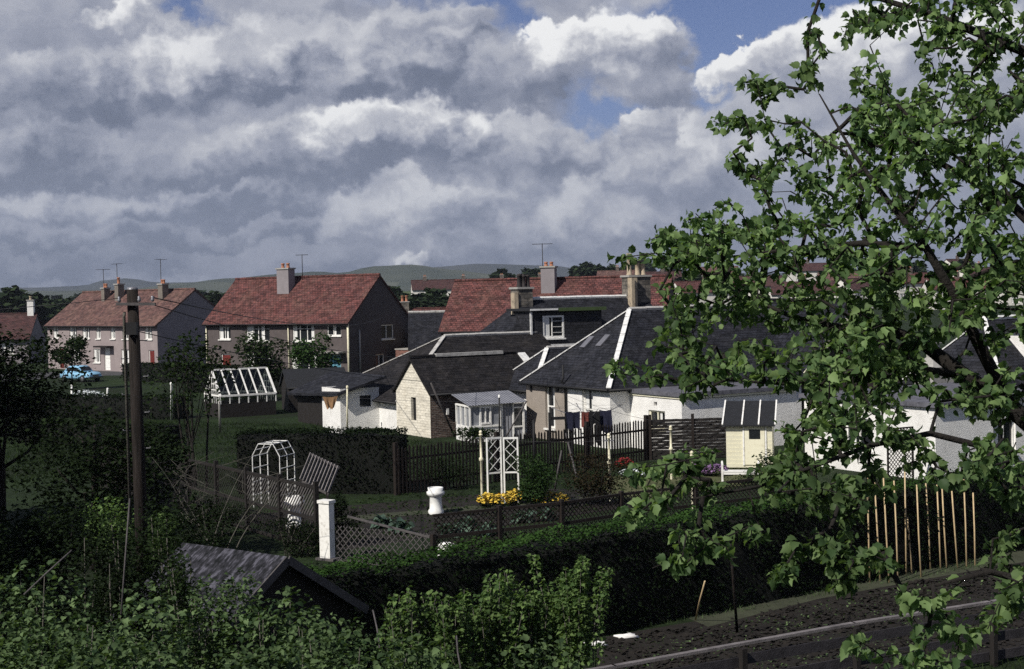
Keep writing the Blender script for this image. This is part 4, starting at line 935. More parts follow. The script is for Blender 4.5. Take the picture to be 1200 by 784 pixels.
# ------------------------------------------------------------------ garden things
p = G(322, 592); ar = thing('garden_arch', 'white metal hooped garden arch standing before the square hedge', 'arch', (p.x, p.y, 0), -.30)
for k, yy in enumerate((-.55, 0, .55)):
    mb = MB(); pts_ = [(-.5, yy, 0), (-.5, yy, 1.72), (-.27, yy, 2.12), (.27, yy, 2.12), (.5, yy, 1.72), (.5, yy, 0)]; mb.tube(pts_, .018, 5, smooth=False); mb.build('hoop', M['white_paint'], ar)
mb = MB()
for x, z in [(-.5, .4), (-.5, .85), (-.5, 1.3), (-.5, 1.70), (.5, .4), (.5, .85), (.5, 1.3), (.5, 1.70), (-.27, 2.12), (.27, 2.12), (-.385, 1.92), (.385, 1.92), (0, 2.12)]: mb.bar((x, -.55, z), (x, .55, z), .022, .022)
mb.build('cross_bars', M['white_paint'], ar)
# white chimney pots and pillar
def old_pot(px, py, label, h, mat='white_paint', plant=None):
    p = G(px, py); t = thing('chimney_pot_planter', label, 'planter', (p.x, p.y, 0)); mb = MB(); r = h*.26
    mb.lathe((0, 0, 0), [(r*1.1, 0), (r*1.15, h*.12), (r*.92, h*.2), (r*.86, h*.62), (r*1.0, h*.68), (r*1.3, h*.74), (r*1.32, h*.84), (r*1.08, h*.88), (r*1.15, h), (r*.9, h), (r*.8, h*.8)], 16); mb.build('pot', M[mat], t)
    mb = MB(); mb.lathe((0, 0, h*.86), [(r*.9, 0), (0, .015)], 12); mb.build('earth', M['soil'], t)
    if plant: leaf_cloud('plant', in_ell([(0, 0, h+.05, r*1.3, r*1.3, .14)], 60, int(px)), .08, M[plant], t, L_DIA, seed=int(px))
    return t
old_pot(511, 602, 'white painted chimney pot planter standing on the bare soil', .84)
old_pot(346, 618, 'white painted chimney pot half hidden behind the grey trellis', .95, plant='leaf_dark')
p = G(384, 656); t = thing('gate_pillar', 'narrow white painted wooden pillar with peeling dark patches', 'pillar', (p.x, p.y, 0), -.55); mb = MB(); mb.box((0, 0, .76), (.34, .22, 1.5)); mb.build('shaft', M['white_wood'], t); mb = MB(); mb.box((0, 0, 1.555), (.40, .28, .08)); mb.build('cap', M['white_wood'], t); mb = MB(); mb.box((.02, 0, .03), (.6, .34, .06)); mb.build('plinth', M['grey_wood'], t)
p = G(524, 664); t = thing('white_block', 'small white painted block at the foot of the trellis', 'block', (p.x, p.y, 0), -.5); mb = MB(); mb.box((0, 0, .28), (.42, .30, .56)); mb.add([(-.18, -.12, .56), (.18, -.12, .56), (.18, .12, .56), (-.18, .12, .56), (-.12, -.08, .62), (.12, -.08, .62), (.12, .08, .62), (-.12, .08, .62)], [(0, 1, 5, 4), (1, 2, 6, 5), (2, 3, 7, 6), (3, 0, 4, 7), (4, 5, 6, 7)]); mb.build('block_body', M['white_paint'], t)
# white folding screen trellis
p = G(572, 592); t = thing('white_trellis', 'white two panel trellis screen standing among yellow flowers', 'trellis', (p.x, p.y, 0))
def screen(O, ang, w, h, side):
    u = Vector((cos(ang), sin(ang), 0)); O = Vector(O); mb = MB()
    mb.bar(O, O+Z*h, .055, .055, (0, 1, 0)); mb.bar(O+u*w, O+u*w+Z*h, .055, .055, (0, 1, 0)); mb.bar(O+Z*(h-.03), O+u*w+Z*(h-.03), .05, .06); mb.bar(O+Z*(h*.47), O+u*w+Z*(h*.47), .045, .05)
    fr = mb.build('screen_panel', M['white_paint'], t); mb = MB(); lattice(mb, O+u*.03, u, w-.06, h*.5, h-.06, .36, .016, .012); mb.build('lattice', M['white_paint'], fr)
screen((0, 0, 0), .5, .52, 2.22, 1); screen((.55, .28, 0), -.05, .46, 2.2, -1)
# cream clothes poles
def cpole(px, py, h, label, mat='cream_pole', fin=True, Y=None):
    p = G(px, py) if Y is None else at(px, py, Y); t = thing('clothes_pole', label, 'pole', (p.x, p.y, 0)); mb = MB()
    mb.lathe((0, 0, 0), [(.045, 0), (.045, h*.55), (.075, h*.56), (.075, h*.60), (.042, h*.61), (.040, h*.93), (.065, h*.935), (.065, h*.955), (.03, h*.96)], 10); mb.build('shaft', M[mat], t)
    if fin: mb = MB(); mb.lathe((0, 0, h*.96), [(.03, 0), (.055, .03), (.06, .06), (.04, .1), (0, .12)], 10); mb.build('finial', M[mat], t)
    mb = MB(); mb.bar((-.16, 0, h*.90), (.16, 0, h*.90), .03, .03); mb.build('line_hook', M['galv'], t)
    return t
cpole(565, 584, 2.3, 'cream clothes pole with ball finial beside the white trellis screen')
cpole(715, 588, 2.25, 'mottled cream clothes pole in front of the picket fence, behind the dark red bush')
cpole(787, 562, 1.95, 'cream clothes pole in front of the dark woven panel fence')
cpole(812, 606, 2.0, 'cream clothes pole at the edge of the lawn, behind the lattice')
# rotary dryer and washing
dp = Vector((3.05, 58.9, 0)); t = thing('rotary_dryer', 'rotary clothes dryer in the bungalow yard, hung with dark washing', 'clothes dryer', dp)
mb = MB(); mb.tube([(0, 0, 0), (0, 0, 2.0)], .025, 8); mb.build('pole', M['galv'], t)
for k in range(4):
    q = pi/4*(2*k)+.25; e = Vector((cos(q)*1.55, sin(q)*1.55, 2.2)); mb = MB(); mb.tube([(0, 0, 1.55), e], .016, 6); mb.build('arm', M['galv'], t)
mb = MB()
for f_ in (.5, .75, .97):
    cs = [Vector((cos(pi/2*k+.25)*1.55*f_, sin(pi/2*k+.25)*1.55*f_, 1.55+.65*f_)) for k in range(4)]
    for k in range(4): mb.tube([cs[k], (cs[k]+cs[(k+1) % 4])/2-Z*.04, cs[(k+1) % 4]], .005, 4)
mb.build('lines', M['wire'], t)
def cloth(name, label, cat, c, w, h, ang, mat, seed, taper=0.0, group=None, split=False):
    t = MB(); nx_, nz_ = 12, 10; r = random.Random(seed); u = Vector((cos(ang), sin(ang), 0)); n_ = Vector((-sin(ang), cos(ang), 0)); ph = r.uniform(0, 6)
    for sgn in (1, -1):
        i0 = len(t.v)
        for j in range(nz_+1):
            for i in range(nx_+1):
                s = i/nx_-.5; v = j/nz_; sag = .05*(1-4*s*s)*(1-v) if not split else 0
                q = u*(s*w*(1+taper*v))-Z*(v*h*(1-.06*sin(ph+9*s)) + sag)+n_*(.05*v*sin(ph+s*11)+.03*sin(ph*2+s*23)*v+sgn*.006); t.v.append(tuple(q))
        for j in range(nz_):
            for i in range(nx_):
                if split and abs(i-nx_/2+.5) < 1 and j > nz_*.35: continue
                a = i0+j*(nx_+1)+i; f = (a, a+nx_+1, a+nx_+2, a+1); t.f.append(f if sgn > 0 else f[::-1]); t.m.append(0); t.sm.append(True)
    o = t.build(name, M[mat]); o.location = c; return tag(o, label, cat, group)
lz = 2.02
cloth('trousers', 'long black trousers hanging lowest on the rotary dryer', 'trousers', dp+Vector((.25, -.62, lz)), .5, 1.35, .2, 'cloth_black', 1, split=True)
cloth('jumper', 'navy jumper hanging from the dryer, nearest its left arm', 'jumper', dp+Vector((-.62, -.55, lz+.02)), .6, .75, .1, 'cloth_navy', 2, -.1)
cloth('shirt', 'dull red shirt hanging on the dryer between jumper and trousers', 'shirt', dp+Vector((-.12, -.72, lz+.02)), .34, .62, .3, 'cloth_red', 3)
cloth('towel', 'small dull red towel pegged behind the dark washing', 'towel', dp+Vector((.1, .15, lz-.05)), .6, .5, .2, 'cloth_red', 4)
cloth('dress', 'dark navy dress at the end of the dryer line, beside black trousers', 'dress', dp+Vector((.72, -.45, lz+.05)), .5, .95, -.2, 'cloth_navy', 5, .25)
cloth('sock', 'small white sock pegged under the navy jumper', 'sock', dp+Vector((-.55, -.72, lz-.65)), .12, .3, .1, 'cloth_white', 6)
# props, canes and posts
def post(name, label, cat, p0, p1, r, mat, cap=None, n=7):
    p0, p1 = Vector(p0), Vector(p1); t = thing(name, label, cat, (p0.x, p0.y, 0)); o0 = Vector((p0.x, p0.y, 0)); md = p0.lerp(p1, .5)+Vector((rnd.uniform(-.01, .01), 0, 0)); mb = MB(); mb.tube([p0-o0, md-o0, p1-o0], [r, r*.95, r*.85], n); mb.build('shaft', M[mat], t)
    if cap: mb = MB(); mb.lathe(p1-o0-Z*.02, [(r*1.3, -.05), (r*1.35, .02), (r*.9, .07), (0, .08)], 9); mb.build('cap', M[cap], t)
    return t
def P2(a, Y0, b, Y1): return at(*a, Y0), at(*b, Y1)
post('clothes_prop', 'grey wooden clothes prop leaning over the dark bush', 'prop', G(650, 575), at(658, 528, 49.5), .035, 'grey_wood')
post('clothes_prop', 'grey wooden clothes prop leaning against the picket fence', 'prop', G(676, 560), at(663, 508, 55.3), .04, 'grey_wood')
post('leaning_pole', 'pale pole leaning against the brick side of the stone cottage', 'pole', G(533, 512), at(505, 449, 67.4), .05, 'grey_wood')
post('leaning_pole', 'grey pole leaning across the clear plastic lean-to wall', 'pole', G(587, 522), at(617, 470, 64.6), .04, 'grey_wood')
post('washing_post', 'thin black post with white cap before the plastic lean-to', 'post', G(585, 528), at(585, 464, 62.5), .04, 'black_paint', 'white_paint')
post('washing_post', 'thin greenish post with cream cap by the low slate eaves', 'post', G(407, 505), at(407, 453, 73.0), .05, 'cream_pole', 'cream_pole')
post('washing_post', 'white post standing left of the greenhouse', 'post', G(201, 492), at(201, 449, 78.0), .07, 'white_paint', 'white_paint')
post('washing_post', 'pale grey post in front of the greenhouse gable', 'post', G(258, 508), at(257, 470, 72.0), .06, 'concrete')
post('washing_post', 'slim white post near the blue car, left one', 'post', G(84, 474), at(84, 451, 97), .07, 'white_paint')
post('washing_post', 'slim white post behind the telegraph pole, near white flowers', 'post', G(126, 472), at(126, 455, 97), .07, 'white_paint')
post('bed_post', 'thin rusty brown post standing in the soil bed', 'post', G(864, 742), at(856, 638, 27.6), .03, 'pole_wood')
post('cane', 'short pale cane leaning in the soil beside the hedge', 'cane', G(815, 727), at(826, 681, 28.8), .018, 'cane')
tm = thing('timber_frame', 'black timber post and crossbar frame in the bungalow yard', 'frame', G(648, 540))
mb = MB(); mb.box((-.1, 0, 1.0), (.12, .12, 2.0)); mb.box((.75, .1, 1.0), (.14, .14, 2.0)); mb.build('post', M['black_paint'], tm); mb = MB(); mb.bar((-.1, .0, 1.75), (.75, .1, 1.75), .1, .12); mb.build('crossbar', M['black_paint'], tm); mb = MB(); mb.bar((-.1, 0, .9), (.75, .1, .8), .08, .09); mb.build('crossbar', M['black_paint'], tm)
post('dark_post', 'slim black post beside the white trellis screen', 'post', G(626, 560), at(625, 492, 53.2), .045, 'black_paint')
# bean poles
canes = [(383, 430, 374, 60), (423, 440, 400, 60), (457, 460, 434, 50), (490, 460, 474, 75), (520, 405, 515, 40), (543, 400, 526, 215), (577, 440, 560, 90), (612, 375, 594, 85), (650, 395, 636, 90), (674, 400, 655, 95), (715, 405, 690, 85), (748, 400, 737, 70), (780, 395, 772, 120)]
for bx_, by_, tx_, ty_ in canes:
    f_ = G(900+bx_/3.213, 540+by_/3.213); yl = (24.95+(f_.x+4.3)*.718)-.95; f_ = f_*min(1.0, yl/f_.y) if f_.y > yl else f_; f_.z = 0; top = at(900+tx_/3.213, 540+ty_/3.213, f_.y+rnd.uniform(-.1, .15))
    post('bean_pole', 'tall pale bamboo bean pole standing in the row before the hedge', 'bean pole', f_-Z*.1, top, .021, 'cane').__setitem__('group', 'bean poles in a row')
# cream shed
sp0 = Vector((8.15, 54.6, 0)); t = thing('garden_shed', 'small cream boarded shed with black sloping roof and white trim', 'shed', sp0, -.22)
Wd, Dp, h0, h1 = 1.75, 1.6, 1.78, 2.45
mb = MB()
for k in range(11):
    z = .06+.155*k
    mb.bar((0, -.01*(k % 1), z+.075), (Wd, 0, z+.075), .03, .150, (0, -.12, 1))
for x in (0, Wd):
    mb.poly([(x, 0, 0), (x, Dp, 0), (x, Dp, h1-.03), (x, 0, h0-.03)])
mb.poly([(0, Dp, 0), (Wd, Dp, 0), (Wd, Dp, h1-.03), (0, Dp, h1-.03)]); mb.build('boarded_wall', M['cream_paint'], t)
mb = MB(); A = [Vector((-.12, -.22, h0-.06)), Vector((Wd+.12, -.22, h0-.06)), Vector((Wd+.12, Dp+.1, h1+.04)), Vector((-.12, Dp+.1, h1+.04))]
mb.poly(A); mb.poly([p-Z*.06 for p in A][::-1])
for i in range(4): p, q = A[i], A[(i+1) % 4]; mb.poly([p-Z*.06, q-Z*.06, q, p])
rf = mb.build('roof', M['felt_black'], t)
mb = MB()
for x in (-.12, .62, 1.25, Wd+.12): mb.bar(A[0].lerp(A[1], (x+.12)/(Wd+.24))+Z*.02, A[3].lerp(A[2], (x+.12)/(Wd+.24))+Z*.02, .055, .05)
mb.build('white_batten', M['white_wood'], rf)
mb = MB(); mb.box((Wd*.62, -.03, .95), (.75, .05, 1.55)); mb.build('door', M['cream_paint'], t); mb = MB(); mb.box((Wd*.62, -.06, 1.35), (.42, .02, .36)); mb.build('shed_window', M['glass_dark'], t); mb = MB(); mb.box((Wd*.62-.42, -.03, .95), (.06, .06, 1.6)); mb.box((Wd*.62+.42, -.03, .95), (.06, .06, 1.6)); mb.build('door_trim', M['white_wood'], t)
# white bench
p = G(868, 567); t = thing('garden_bench', 'white garden bench with lattice end beside purple flowers', 'bench', (p.x, p.y, 0), -.12)
mb = MB()
for k in range(3): mb.box((0, -.16+.15*k, .46), (1.35, .13, .04))
mb.build('seat', M['white_wood'], t)
for s in (-1, 1):
    mb = MB(); mb.box((s*.64, -.2, .35), (.06, .06, .70)); mb.box((s*.64, .2, .40), (.06, .06, .8)); mb.bar((s*.64, -.24, .70), (s*.64, .24, .72), .07, .05); mb.bar((s*.64, -.2, .05), (s*.64, .2, .42), .03, .04); mb.bar((s*.64, -.2, .42), (s*.64, .2, .05), .03, .04); mb.build('bench_end', M['white_wood'], t)
mb = MB(); mb.box((0, -.2, .40), (1.3, .03, .08)); mb.build('apron', M['white_wood'], t)
# dark lattice against the white wall
p = G(1041, 572); t = thing('dark_trellis', 'tall dark lattice panel standing against the white house wall', 'trellis', (p.x, p.y, 0), .5); mb = MB(); lattice(mb, (0, 0, 0), (1, 0, 0), 1.15, .05, 2.0, .15, .024, .011); mb.build('lattice', M['creosote'], t)
mb = MB(); mb.box((0, 0, 1.0), (.05, .05, 2.05)); mb.box((1.15, 0, 1.0), (.05, .05, 2.05)); mb.box((.575, 0, 2.02), (1.2, .05, .05)); mb.build('frame', M['creosote'], t)
# foreground shed with a felted gable roof
ap = at(336, 652, 21.6); a = Vector((-.80, .60, 0)).normalized(); c_ = Vector((.60, .80, 0)).normalized()
t = thing('felted_shed', 'dark shed with dappled grey felt gable roof among the bushes', 'shed', (ap.x, ap.y, 0), math.atan2(a.y, a.x))
# local: x along the ridge (away), y across; -y is to the right
zr_, Lr, hw_ = ap.z, 2.3, 1.6
ze_ = zr_-1.0
mb = MB()
for x in (.12, Lr): mb.poly([(x, -hw_+.15, 0), (x, hw_-.15, 0), (x, hw_-.15, ze_-.02), (x, 0, zr_-.12), (x, -hw_+.15, ze_-.02)])
for y in (-hw_+.15, hw_-.15): mb.poly([(.12, y, 0), (Lr, y, 0), (Lr, y, ze_-.02), (.12, y, ze_-.02)])
mb.build('wall', M['dark_wood'], t)
mb = MB()
for s in (-1, 1):
    A = [Vector((0, 0, zr_)), Vector((Lr+.1, 0, zr_)), Vector((Lr+.1, s*(hw_+.12), ze_-.10)), Vector((0, s*(hw_+.12), ze_-.10))]
    mb.poly(A); mb.poly([p-Z*.04 for p in A][::-1])
    for i in range(4): p, q = A[i], A[(i+1) % 4]; mb.poly([p-Z*.04, q-Z*.04, q, p])
rf = mb.build('roof', M['felt_leaf_shade'], t)
for s in (-1, 1): mb = MB(); mb.bar((-.03, 0, zr_-.05), (-.03, s*(hw_+.14), ze_-.16), .025, .13); mb.build('bargeboard', M['grey_wood'], rf)
# greenhouse
gp = G(259, 490); t = thing('greenhouse', 'white framed empty greenhouse with glazed sloping roof beside the vegetable ground', 'greenhouse', (gp.x, gp.y, 0), .52)
Lg, Wg, hg_, rg = 3.4, 3.0, 1.28, 2.75
mb = MB(); B = lambda p, q, w=.06, h=.06: mb.bar(p, q, w, h)
for y in (0, Wg): B((0, y, hg_), (Lg, y, hg_), .09, .11)
B((0, Wg/2, rg), (Lg, Wg/2, rg), .09, .10)
for k in range(7):
    x = Lg*k/6; w_ = .13 if k in (0, 6) else .085
    B((x, 0, hg_), (x, Wg/2, rg), w_, .05); B((x, Wg, hg_), (x, Wg/2, rg), .03, .03); mb.box((x, 0, 1.04), (.06, .05, .46)); mb.box((x, Wg, 1.04), (.03, .05, .46))
for x in (0, Lg):
    B((x, 0, hg_), (x, Wg, hg_), .06, .09)
    for k in range(1, 8):
        y = Wg*k/8; zt = hg_+(rg-hg_)*(1-abs(y-Wg/2)/(Wg/2)); mb.box((x, y, (.82+zt)/2), (.05, .05, zt-.82))
    for z in (1.6, 1.95, 2.3): w2 = Wg/2*(rg-z)/(rg-hg_); B((x, Wg/2-w2, z), (x, Wg/2+w2, z), .04, .05)
fr = mb.build('frame', M['white_wood'], t)
mb = MB(); mb.box((Lg/2, Wg/2, .41), (Lg, Wg, .82)); mb.build('base_wall', M['dark_wood'], t)
mb = MB()
for y in (0, Wg): mb.poly([(0, y, hg_), (Lg, y, hg_), (Lg, Wg/2, rg), (0, Wg/2, rg)]); mb.poly([(0, y, .82), (Lg, y, .82), (Lg, y, hg_), (0, y, hg_)])
for x in (0, Lg): mb.poly([(x, 0, .82), (x, Wg, .82), (x, Wg, hg_), (x, Wg/2, rg), (x, 0, hg_)])
mb.build('glazing', M['clear_glass'], t)
# tarred hut behind it
h_ = house('tarred_hut', 'low black tarred hut between the greenhouse and the council house', 'hut', (-13.6, 86, 0), .3, 3.6, 3.0, 1.7, 2.55, 'dark_wood', 'felt_black', {'front': [(.8, 1.7, .05, 1.6, 'hole')]}, ridge=None, hipm=None)
# telegraph pole
tp = Vector(at(155, 338, 30.0)); t = thing('telegraph_pole', 'dark wooden telegraph pole with crossarm and metal box', 'pole', (tp.x, tp.y, 0)); H_ = tp.z
mb = MB(); mb.tube([(.06, 0, -.3), (.03, 0, H_*.5), (0, 0, H_)], [.145, .13, .115], 14); mb.build('shaft', M['pole_wood'], t)
mb = MB(); mb.lathe((0, 0, H_), [(.12, -.02), (.108, .02), (0, .035)], 14); mb.build('cap', M['galv'], t)
mb = MB(); mb.bar((-.30, -.16, H_-.32), (.52, -.16, H_-.34), .07, .06); ca = mb.build('crossarm', M['grey_wood'], t)
for x in (-.24, .18, .46): mb = MB(); mb.lathe((x, -.16, H_-.29), [(.02, 0), (.035, .02), (.04, .06), (.025, .08), (.035, .11), (0, .13)], 9); mb.build('insulator', M['galv'], ca)
mb = MB(); mb.box((.02, -.20, H_-.84), (.22, .14, .26)); mb.build('junction_box', M['black_paint'], t)
mb = MB(); mb.tube([(-.18, -.02, 2.2), (-.185, -.02, H_-.6), (-.16, -.06, H_-.5)], .035, 6); mb.build('cable_conduit', M['bark_pale'], t)
for k in range(7): mb = MB(); z = H_-1.1-.38*k; s = (-1)**k; mb.tube([(s*.12, 0, z), (s*.28, 0, z), (s*.28, 0, z+.03)], .011, 5); mb.build('step_iron', M['galv'], t)
def wire(name, label, p, q, sag, r=.008):
    p, q = Vector(p), Vector(q); t = MB(); pts = [p.lerp(q, k/14)-Z*(sag*4*(k/14)*(1-k/14)) for k in range(15)]; o = t.tube([x-p for x in pts], r, 4).build(name, M['wire']); o.location = p; return tag(o, label, 'wire')
hp = Vector((tp.x, tp.y, H_))
wire('telephone_wire', 'thin telephone wire from the pole towards the black council house gable', hp+Vector((.46, -.16, -.2)), (-10.5, 118, 5.2), .7, .014)
wire('telephone_wire', 'thin telephone wire from the pole down to the stone cottage', hp+Vector((.3, -.16, -.3)), (-3.0, 68.8, 4.0), .5, .011)
wire('telephone_wire', 'thin telephone wire from the pole across to the bungalow eaves', hp+Vector((.1, -.1, -.9)), (1.6, 66.9, 2.9), .6, .011)
wire('telephone_wire', 'thin telephone wire running left from the pole top', hp+Vector((-.24, -.16, -.2)), (-24, 26, 7.2), .4, .010)
wire('clothes_line', 'slack clothes line between the two cream clothes poles', Vector(G(565, 584))+Z*2.1, Vector(G(715, 588))+Z*2.05, .12, .006)
wire('clothes_line', 'slack clothes line from the bungalow wall past the extension', (2.2, 65.0, 2.3), Vector(at(787, 497, 55.6)), .15, .007)
wire('clothes_line', 'slack clothes line before the stone gable and brick wall', (-11.9, 73, 2.2), Vector(at(585, 470, 62.5)), .2, .007)
# car
ct = thing('saloon_car', 'pale blue rounded old saloon car parked before the pink terrace', 'car', tuple(G(95, 447)), math.radians(-38)); ct.location.z = .0
def loft(mb, secs, mi=0, smooth=True):
    n = len(secs[0]); i0 = len(mb.v)
    for s in secs: mb.v += [tuple(p) for p in s]
    for k in range(len(secs)-1):
        for j in range(n): mb.f.append((i0+k*n+j, i0+k*n+(j+1) % n, i0+(k+1)*n+(j+1) % n, i0+(k+1)*n+j)); mb.m.append(mi); mb.sm.append(smooth)
    mb.f.append(tuple(i0+j for j in range(n))[::-1]); mb.m.append(mi); mb.sm.append(False); e = i0+(len(secs)-1)*n; mb.f.append(tuple(e+j for j in range(n))); mb.m.append(mi); mb.sm.append(False)
def rsec(x, w, z0, z1, k=.12):
    return [(x, -w+k, z0), (x, -w, z0+k), (x, -w, z1-k), (x, -w+k, z1), (x, w-k, z1), (x, w, z1-k), (x, w, z0+k), (x, w-k, z0)]
mb = MB(); loft(mb, [rsec(-2.1, .62, .35, .72, .1), rsec(-2.0, .74, .28, .84), rsec(-1.3, .80, .25, .92), rsec(0, .82, .24, .93), rsec(1.0, .80, .25, .91), rsec(1.75, .74, .28, .84), rsec(2.05, .66, .34, .76), rsec(2.12, .58, .40, .66, .08)]); bo = mb.build('body', M['car_paint'], ct)
mb = MB(); loft(mb, [rsec(-1.62, .58, .88, .94, .02), rsec(-1.15, .63, .88, 1.26, .1), rsec(-.6, .66, .88, 1.40, .12), rsec(.1, .66, .88, 1.40, .12), rsec(.45, .64, .88, 1.30, .1), rsec(.92, .62, .88, .94, .02)]); mb.build('cabin', M['car_paint'], ct)
mb = MB(); mb.poly([(.90, -.52, .965), (.90, .52, .965), (.50, .50, 1.31), (.50, -.50, 1.31)]); mb.build('windscreen', M['glass_dark'], ct)
mb = MB(); mb.poly([(-1.60, .48, .97), (-1.60, -.48, .97), (-1.19, -.48, 1.25), (-1.19, .48, 1.25)]); mb.build('rear_window', M['glass_dark'], ct)
for s in (-1, 1):
    for x0, x1, x2, x3 in ((-1.2, -.38, -.42, -.95), (-.30, .62, .36, -.26)):
        mb = MB(); mb.poly([(x0, s*.672, .95), (x1, s*.672, .95), (x2, s*.676, 1.27), (x3, s*.676, 1.27)]); mb.build('side_window', M['glass_dark'], ct)
    mb = MB(); mb.lathe((0, 0, 0), [(.0, .03), (.10, .02), (.11, 0)], 12); o = mb.build('headlight', M['chrome'], ct); o.location = (2.09, s*.46, .60); o.rotation_euler = (0, pi/2, 0)
    for x in (-1.3, 1.3):
        mb = MB(); mb.lathe((0, 0, -.09), [(.20, 0), (.31, .01), (.31, .17), (.20, .18)], 18); w = mb.build('wheel', M['rubber'], ct); w.location = (x, s*.74, .31); w.rotation_euler = (pi/2, 0, 0)
        mb = MB(); mb.lathe((0, 0, -s*.095), [(0, 0), (.14, 0), (.19, s*.02)], 14); mb.build('hubcap', M['chrome'], w)
for x in (-2.16, 2.18): mb = MB(); mb.box((x, 0, .42), (.08, 1.45, .12)); mb.build('bumper', M['chrome'], ct)
mb = MB(); mb.box((2.125, 0, .56), (.03, .62, .14)); mb.build('grille', M['chrome'], ct)
# bags and scraps
def lump(name, label, cat, c, R, mat, seed, n=3):
    r = random.Random(seed); mb = MB(); nu, nv = 14, 9
    for j in range(nv+1):
        for i in range(nu):
            q = 2*pi*i/nu; f = pi*j/nv; k = 1+.16*sin(3*q+seed)*sin(2*f)+r.uniform(-.09, .09)*(2.6 if R[2] < .1 else 1); mb.v.append((R[0]*k*sin(f)*cos(q), R[1]*k*sin(f)*sin(q), max(0, R[2]*(.9+k*cos(f)*.95))))
    for j in range(nv):
        for i in range(nu): mb.f.append((j*nu+i, (j+1)*nu+i, (j+1)*nu+(i+1) % nu, j*nu+(i+1) % nu)); mb.m.append(0); mb.sm.append(True)
    o = mb.build(name, M[mat], uv=False); o.location = c; return tag(o, label, cat)
p = G(757, 722); lump('plastic_bag', 'dark blue plastic sack slumped at the foot of the long hedge', 'sack', (p.x, p.y, 0), (.36, .28, .30), 'plastic_blue', 3)
p = G(396, 514); lump('white_sack', 'rounded white sack on the grass behind the square hedge', 'sack', (p.x, p.y, 0), (.42, .3, .24), 'cloth_white', 5)
for k, (px, py, lb) in enumerate(((735, 748, 'crumpled white plastic strip on the dark soil, right piece'), (697, 757, 'crumpled white plastic strip on the dark soil, left piece'))):
    p = G(px, py); lump('plastic_strip', lb, 'plastic', (p.x, p.y, -.02), (.24, .07, .06), 'cloth_white', 11+k)
tp_c = at(387, 466, 71.5); cloth('hanging_cloth', 'tan cloth hanging from the low slate eaves', 'cloth', (tp_c.x, tp_c.y, 1.95), .8, .62, .4, 'cloth_tan', 9, -.55)

# ------------------------------------------------------------------ flowers and garden plants
def flowers(name, label, cat, pts, petal, leafm, ps=.06, seed=1, n=1):
    r = np.random.default_rng(seed); c = np.mean([p[:2] for p in pts], axis=0); t = thing(name, label, cat, (c[0], c[1], 0)); e = [(p[0]-c[0], p[1]-c[1], p[4]*.5, p[2], p[3], p[4]*.5) for p in pts]
    leaf_cloud('leaves', in_ell(e, 260*len(e), seed), .09, M[leafm], t, L_DIA, up=.8, seed=seed)
    q = in_ell(e, 230*len(e)*n, seed+1, .8); q = q[q[:, 2] > .1]; leaf_cloud('flower_heads', q+np.array([0, 0, .03]), ps, M[petal], t, L_CLUMP, up=1.2, seed=seed+2); return t
gg = lambda px, py: Vector(G(px, py))
def fl(px, py, rx, h): p = gg(px, py); return (p.x, p.y, rx, .35, h)
flowers('yellow_flowers', 'clump of yellow flowers around the white trellis screen', 'flowers', [fl(572, 594, .32, .42), fl(590, 594, .3, .4), fl(603, 590, .3, .42)], 'petal_yellow', 'leaf_mid', .08, 1)
flowers('yellow_flowers', 'looser clump of yellow flowers below the big green bush', 'flowers', [fl(645, 592, .62, .38)], 'petal_yellow', 'leaf_mid', .06, 4)
flowers('purple_flowers', 'mound of purple flowers on the lawn edge beside the white bench', 'flowers', [fl(815, 558, .5, .4), fl(838, 558, .5, .42), fl(796, 556, .4, .35)], 'petal_purple', 'leaf_mid', .07, 7, 2)
flowers('red_flowers', 'small patch of red flowers at the foot of the picket fence', 'flowers', [fl(732, 551, .35, .45)], 'petal_red', 'leaf_mid', .07, 10)
flowers('pale_flowers', 'low pale blue and white flowers in front of red flowers', 'flowers', [fl(738, 559, .4, .28), fl(748, 560, .3, .3)], 'petal_pale', 'leaf_blue', .06, 13)
flowers('white_flowers', 'white and red flowers against the far fence left of the telegraph pole', 'flowers', [tuple(at(98, 466, 97))[:2]+(.8, .5, .9), tuple(at(112, 467, 97))[:2]+(.6, .5, .8)], 'petal_pale', 'leaf_dark', .16, 16)
def at2(px, py): p = G(px, py); return (p.x, p.y, 0)
shrub('garden_bush', 'rounded green bush behind the trellis fence and yellow flowers', 'bush', at2(632, 592), lumpy((0, 0, .95), (.95, .8, .9), 7, 3), 4200, .085, 'leaf_green', 7, 3)
shrub('garden_bush', 'dark reddish bush in front of the picket fence, under the washing', 'bush', at2(692, 592), lumpy((0, 0, 1.05), (1.05, .7, 1.0), 8, 4), 3600, .08, 'leaf_reddish', 9, 4)
shrub('garden_bush', 'dark bare stemmed bush against the picket fence, right of the square hedge', 'bush', at2(525, 574), lumpy((0, 0, .7), (1.3, .6, .6), 8, 5), 1800, .07, 'leaf_dark', 14, 5)
shrub('garden_bush', 'leafy green bush between cottage gable and glazed porch', 'bush', at2(555, 524), lumpy((0, 0, .5), (1.1, .5, .5), 5, 6), 1500, .12, 'leaf_mid', 5, 6)
shrub('garden_bush', 'dark bush climbing beside the white gate pillar', 'bush', at2(405, 640), lumpy((0, 0, .8), (.55, .5, .8), 6, 7), 1700, .07, 'leaf_dark', 8, 7)
shrub('garden_bush', 'dark bush behind the lawn, below the cream shed', 'bush', at2(905, 575), lumpy((0, 0, .7), (1.2, .7, .7), 7, 8), 2200, .09, 'leaf_mid', 7, 8)
shrub('garden_bush', 'yellow green shrub among dark bushes left of the grey trellis', 'bush', (-9.2, 33.5, 0), lumpy((0, 0, 1.6), (1.1, .9, 1.0), 7, 9), 3000, .085, 'leaf_bright', 12, 9, sr=.02)
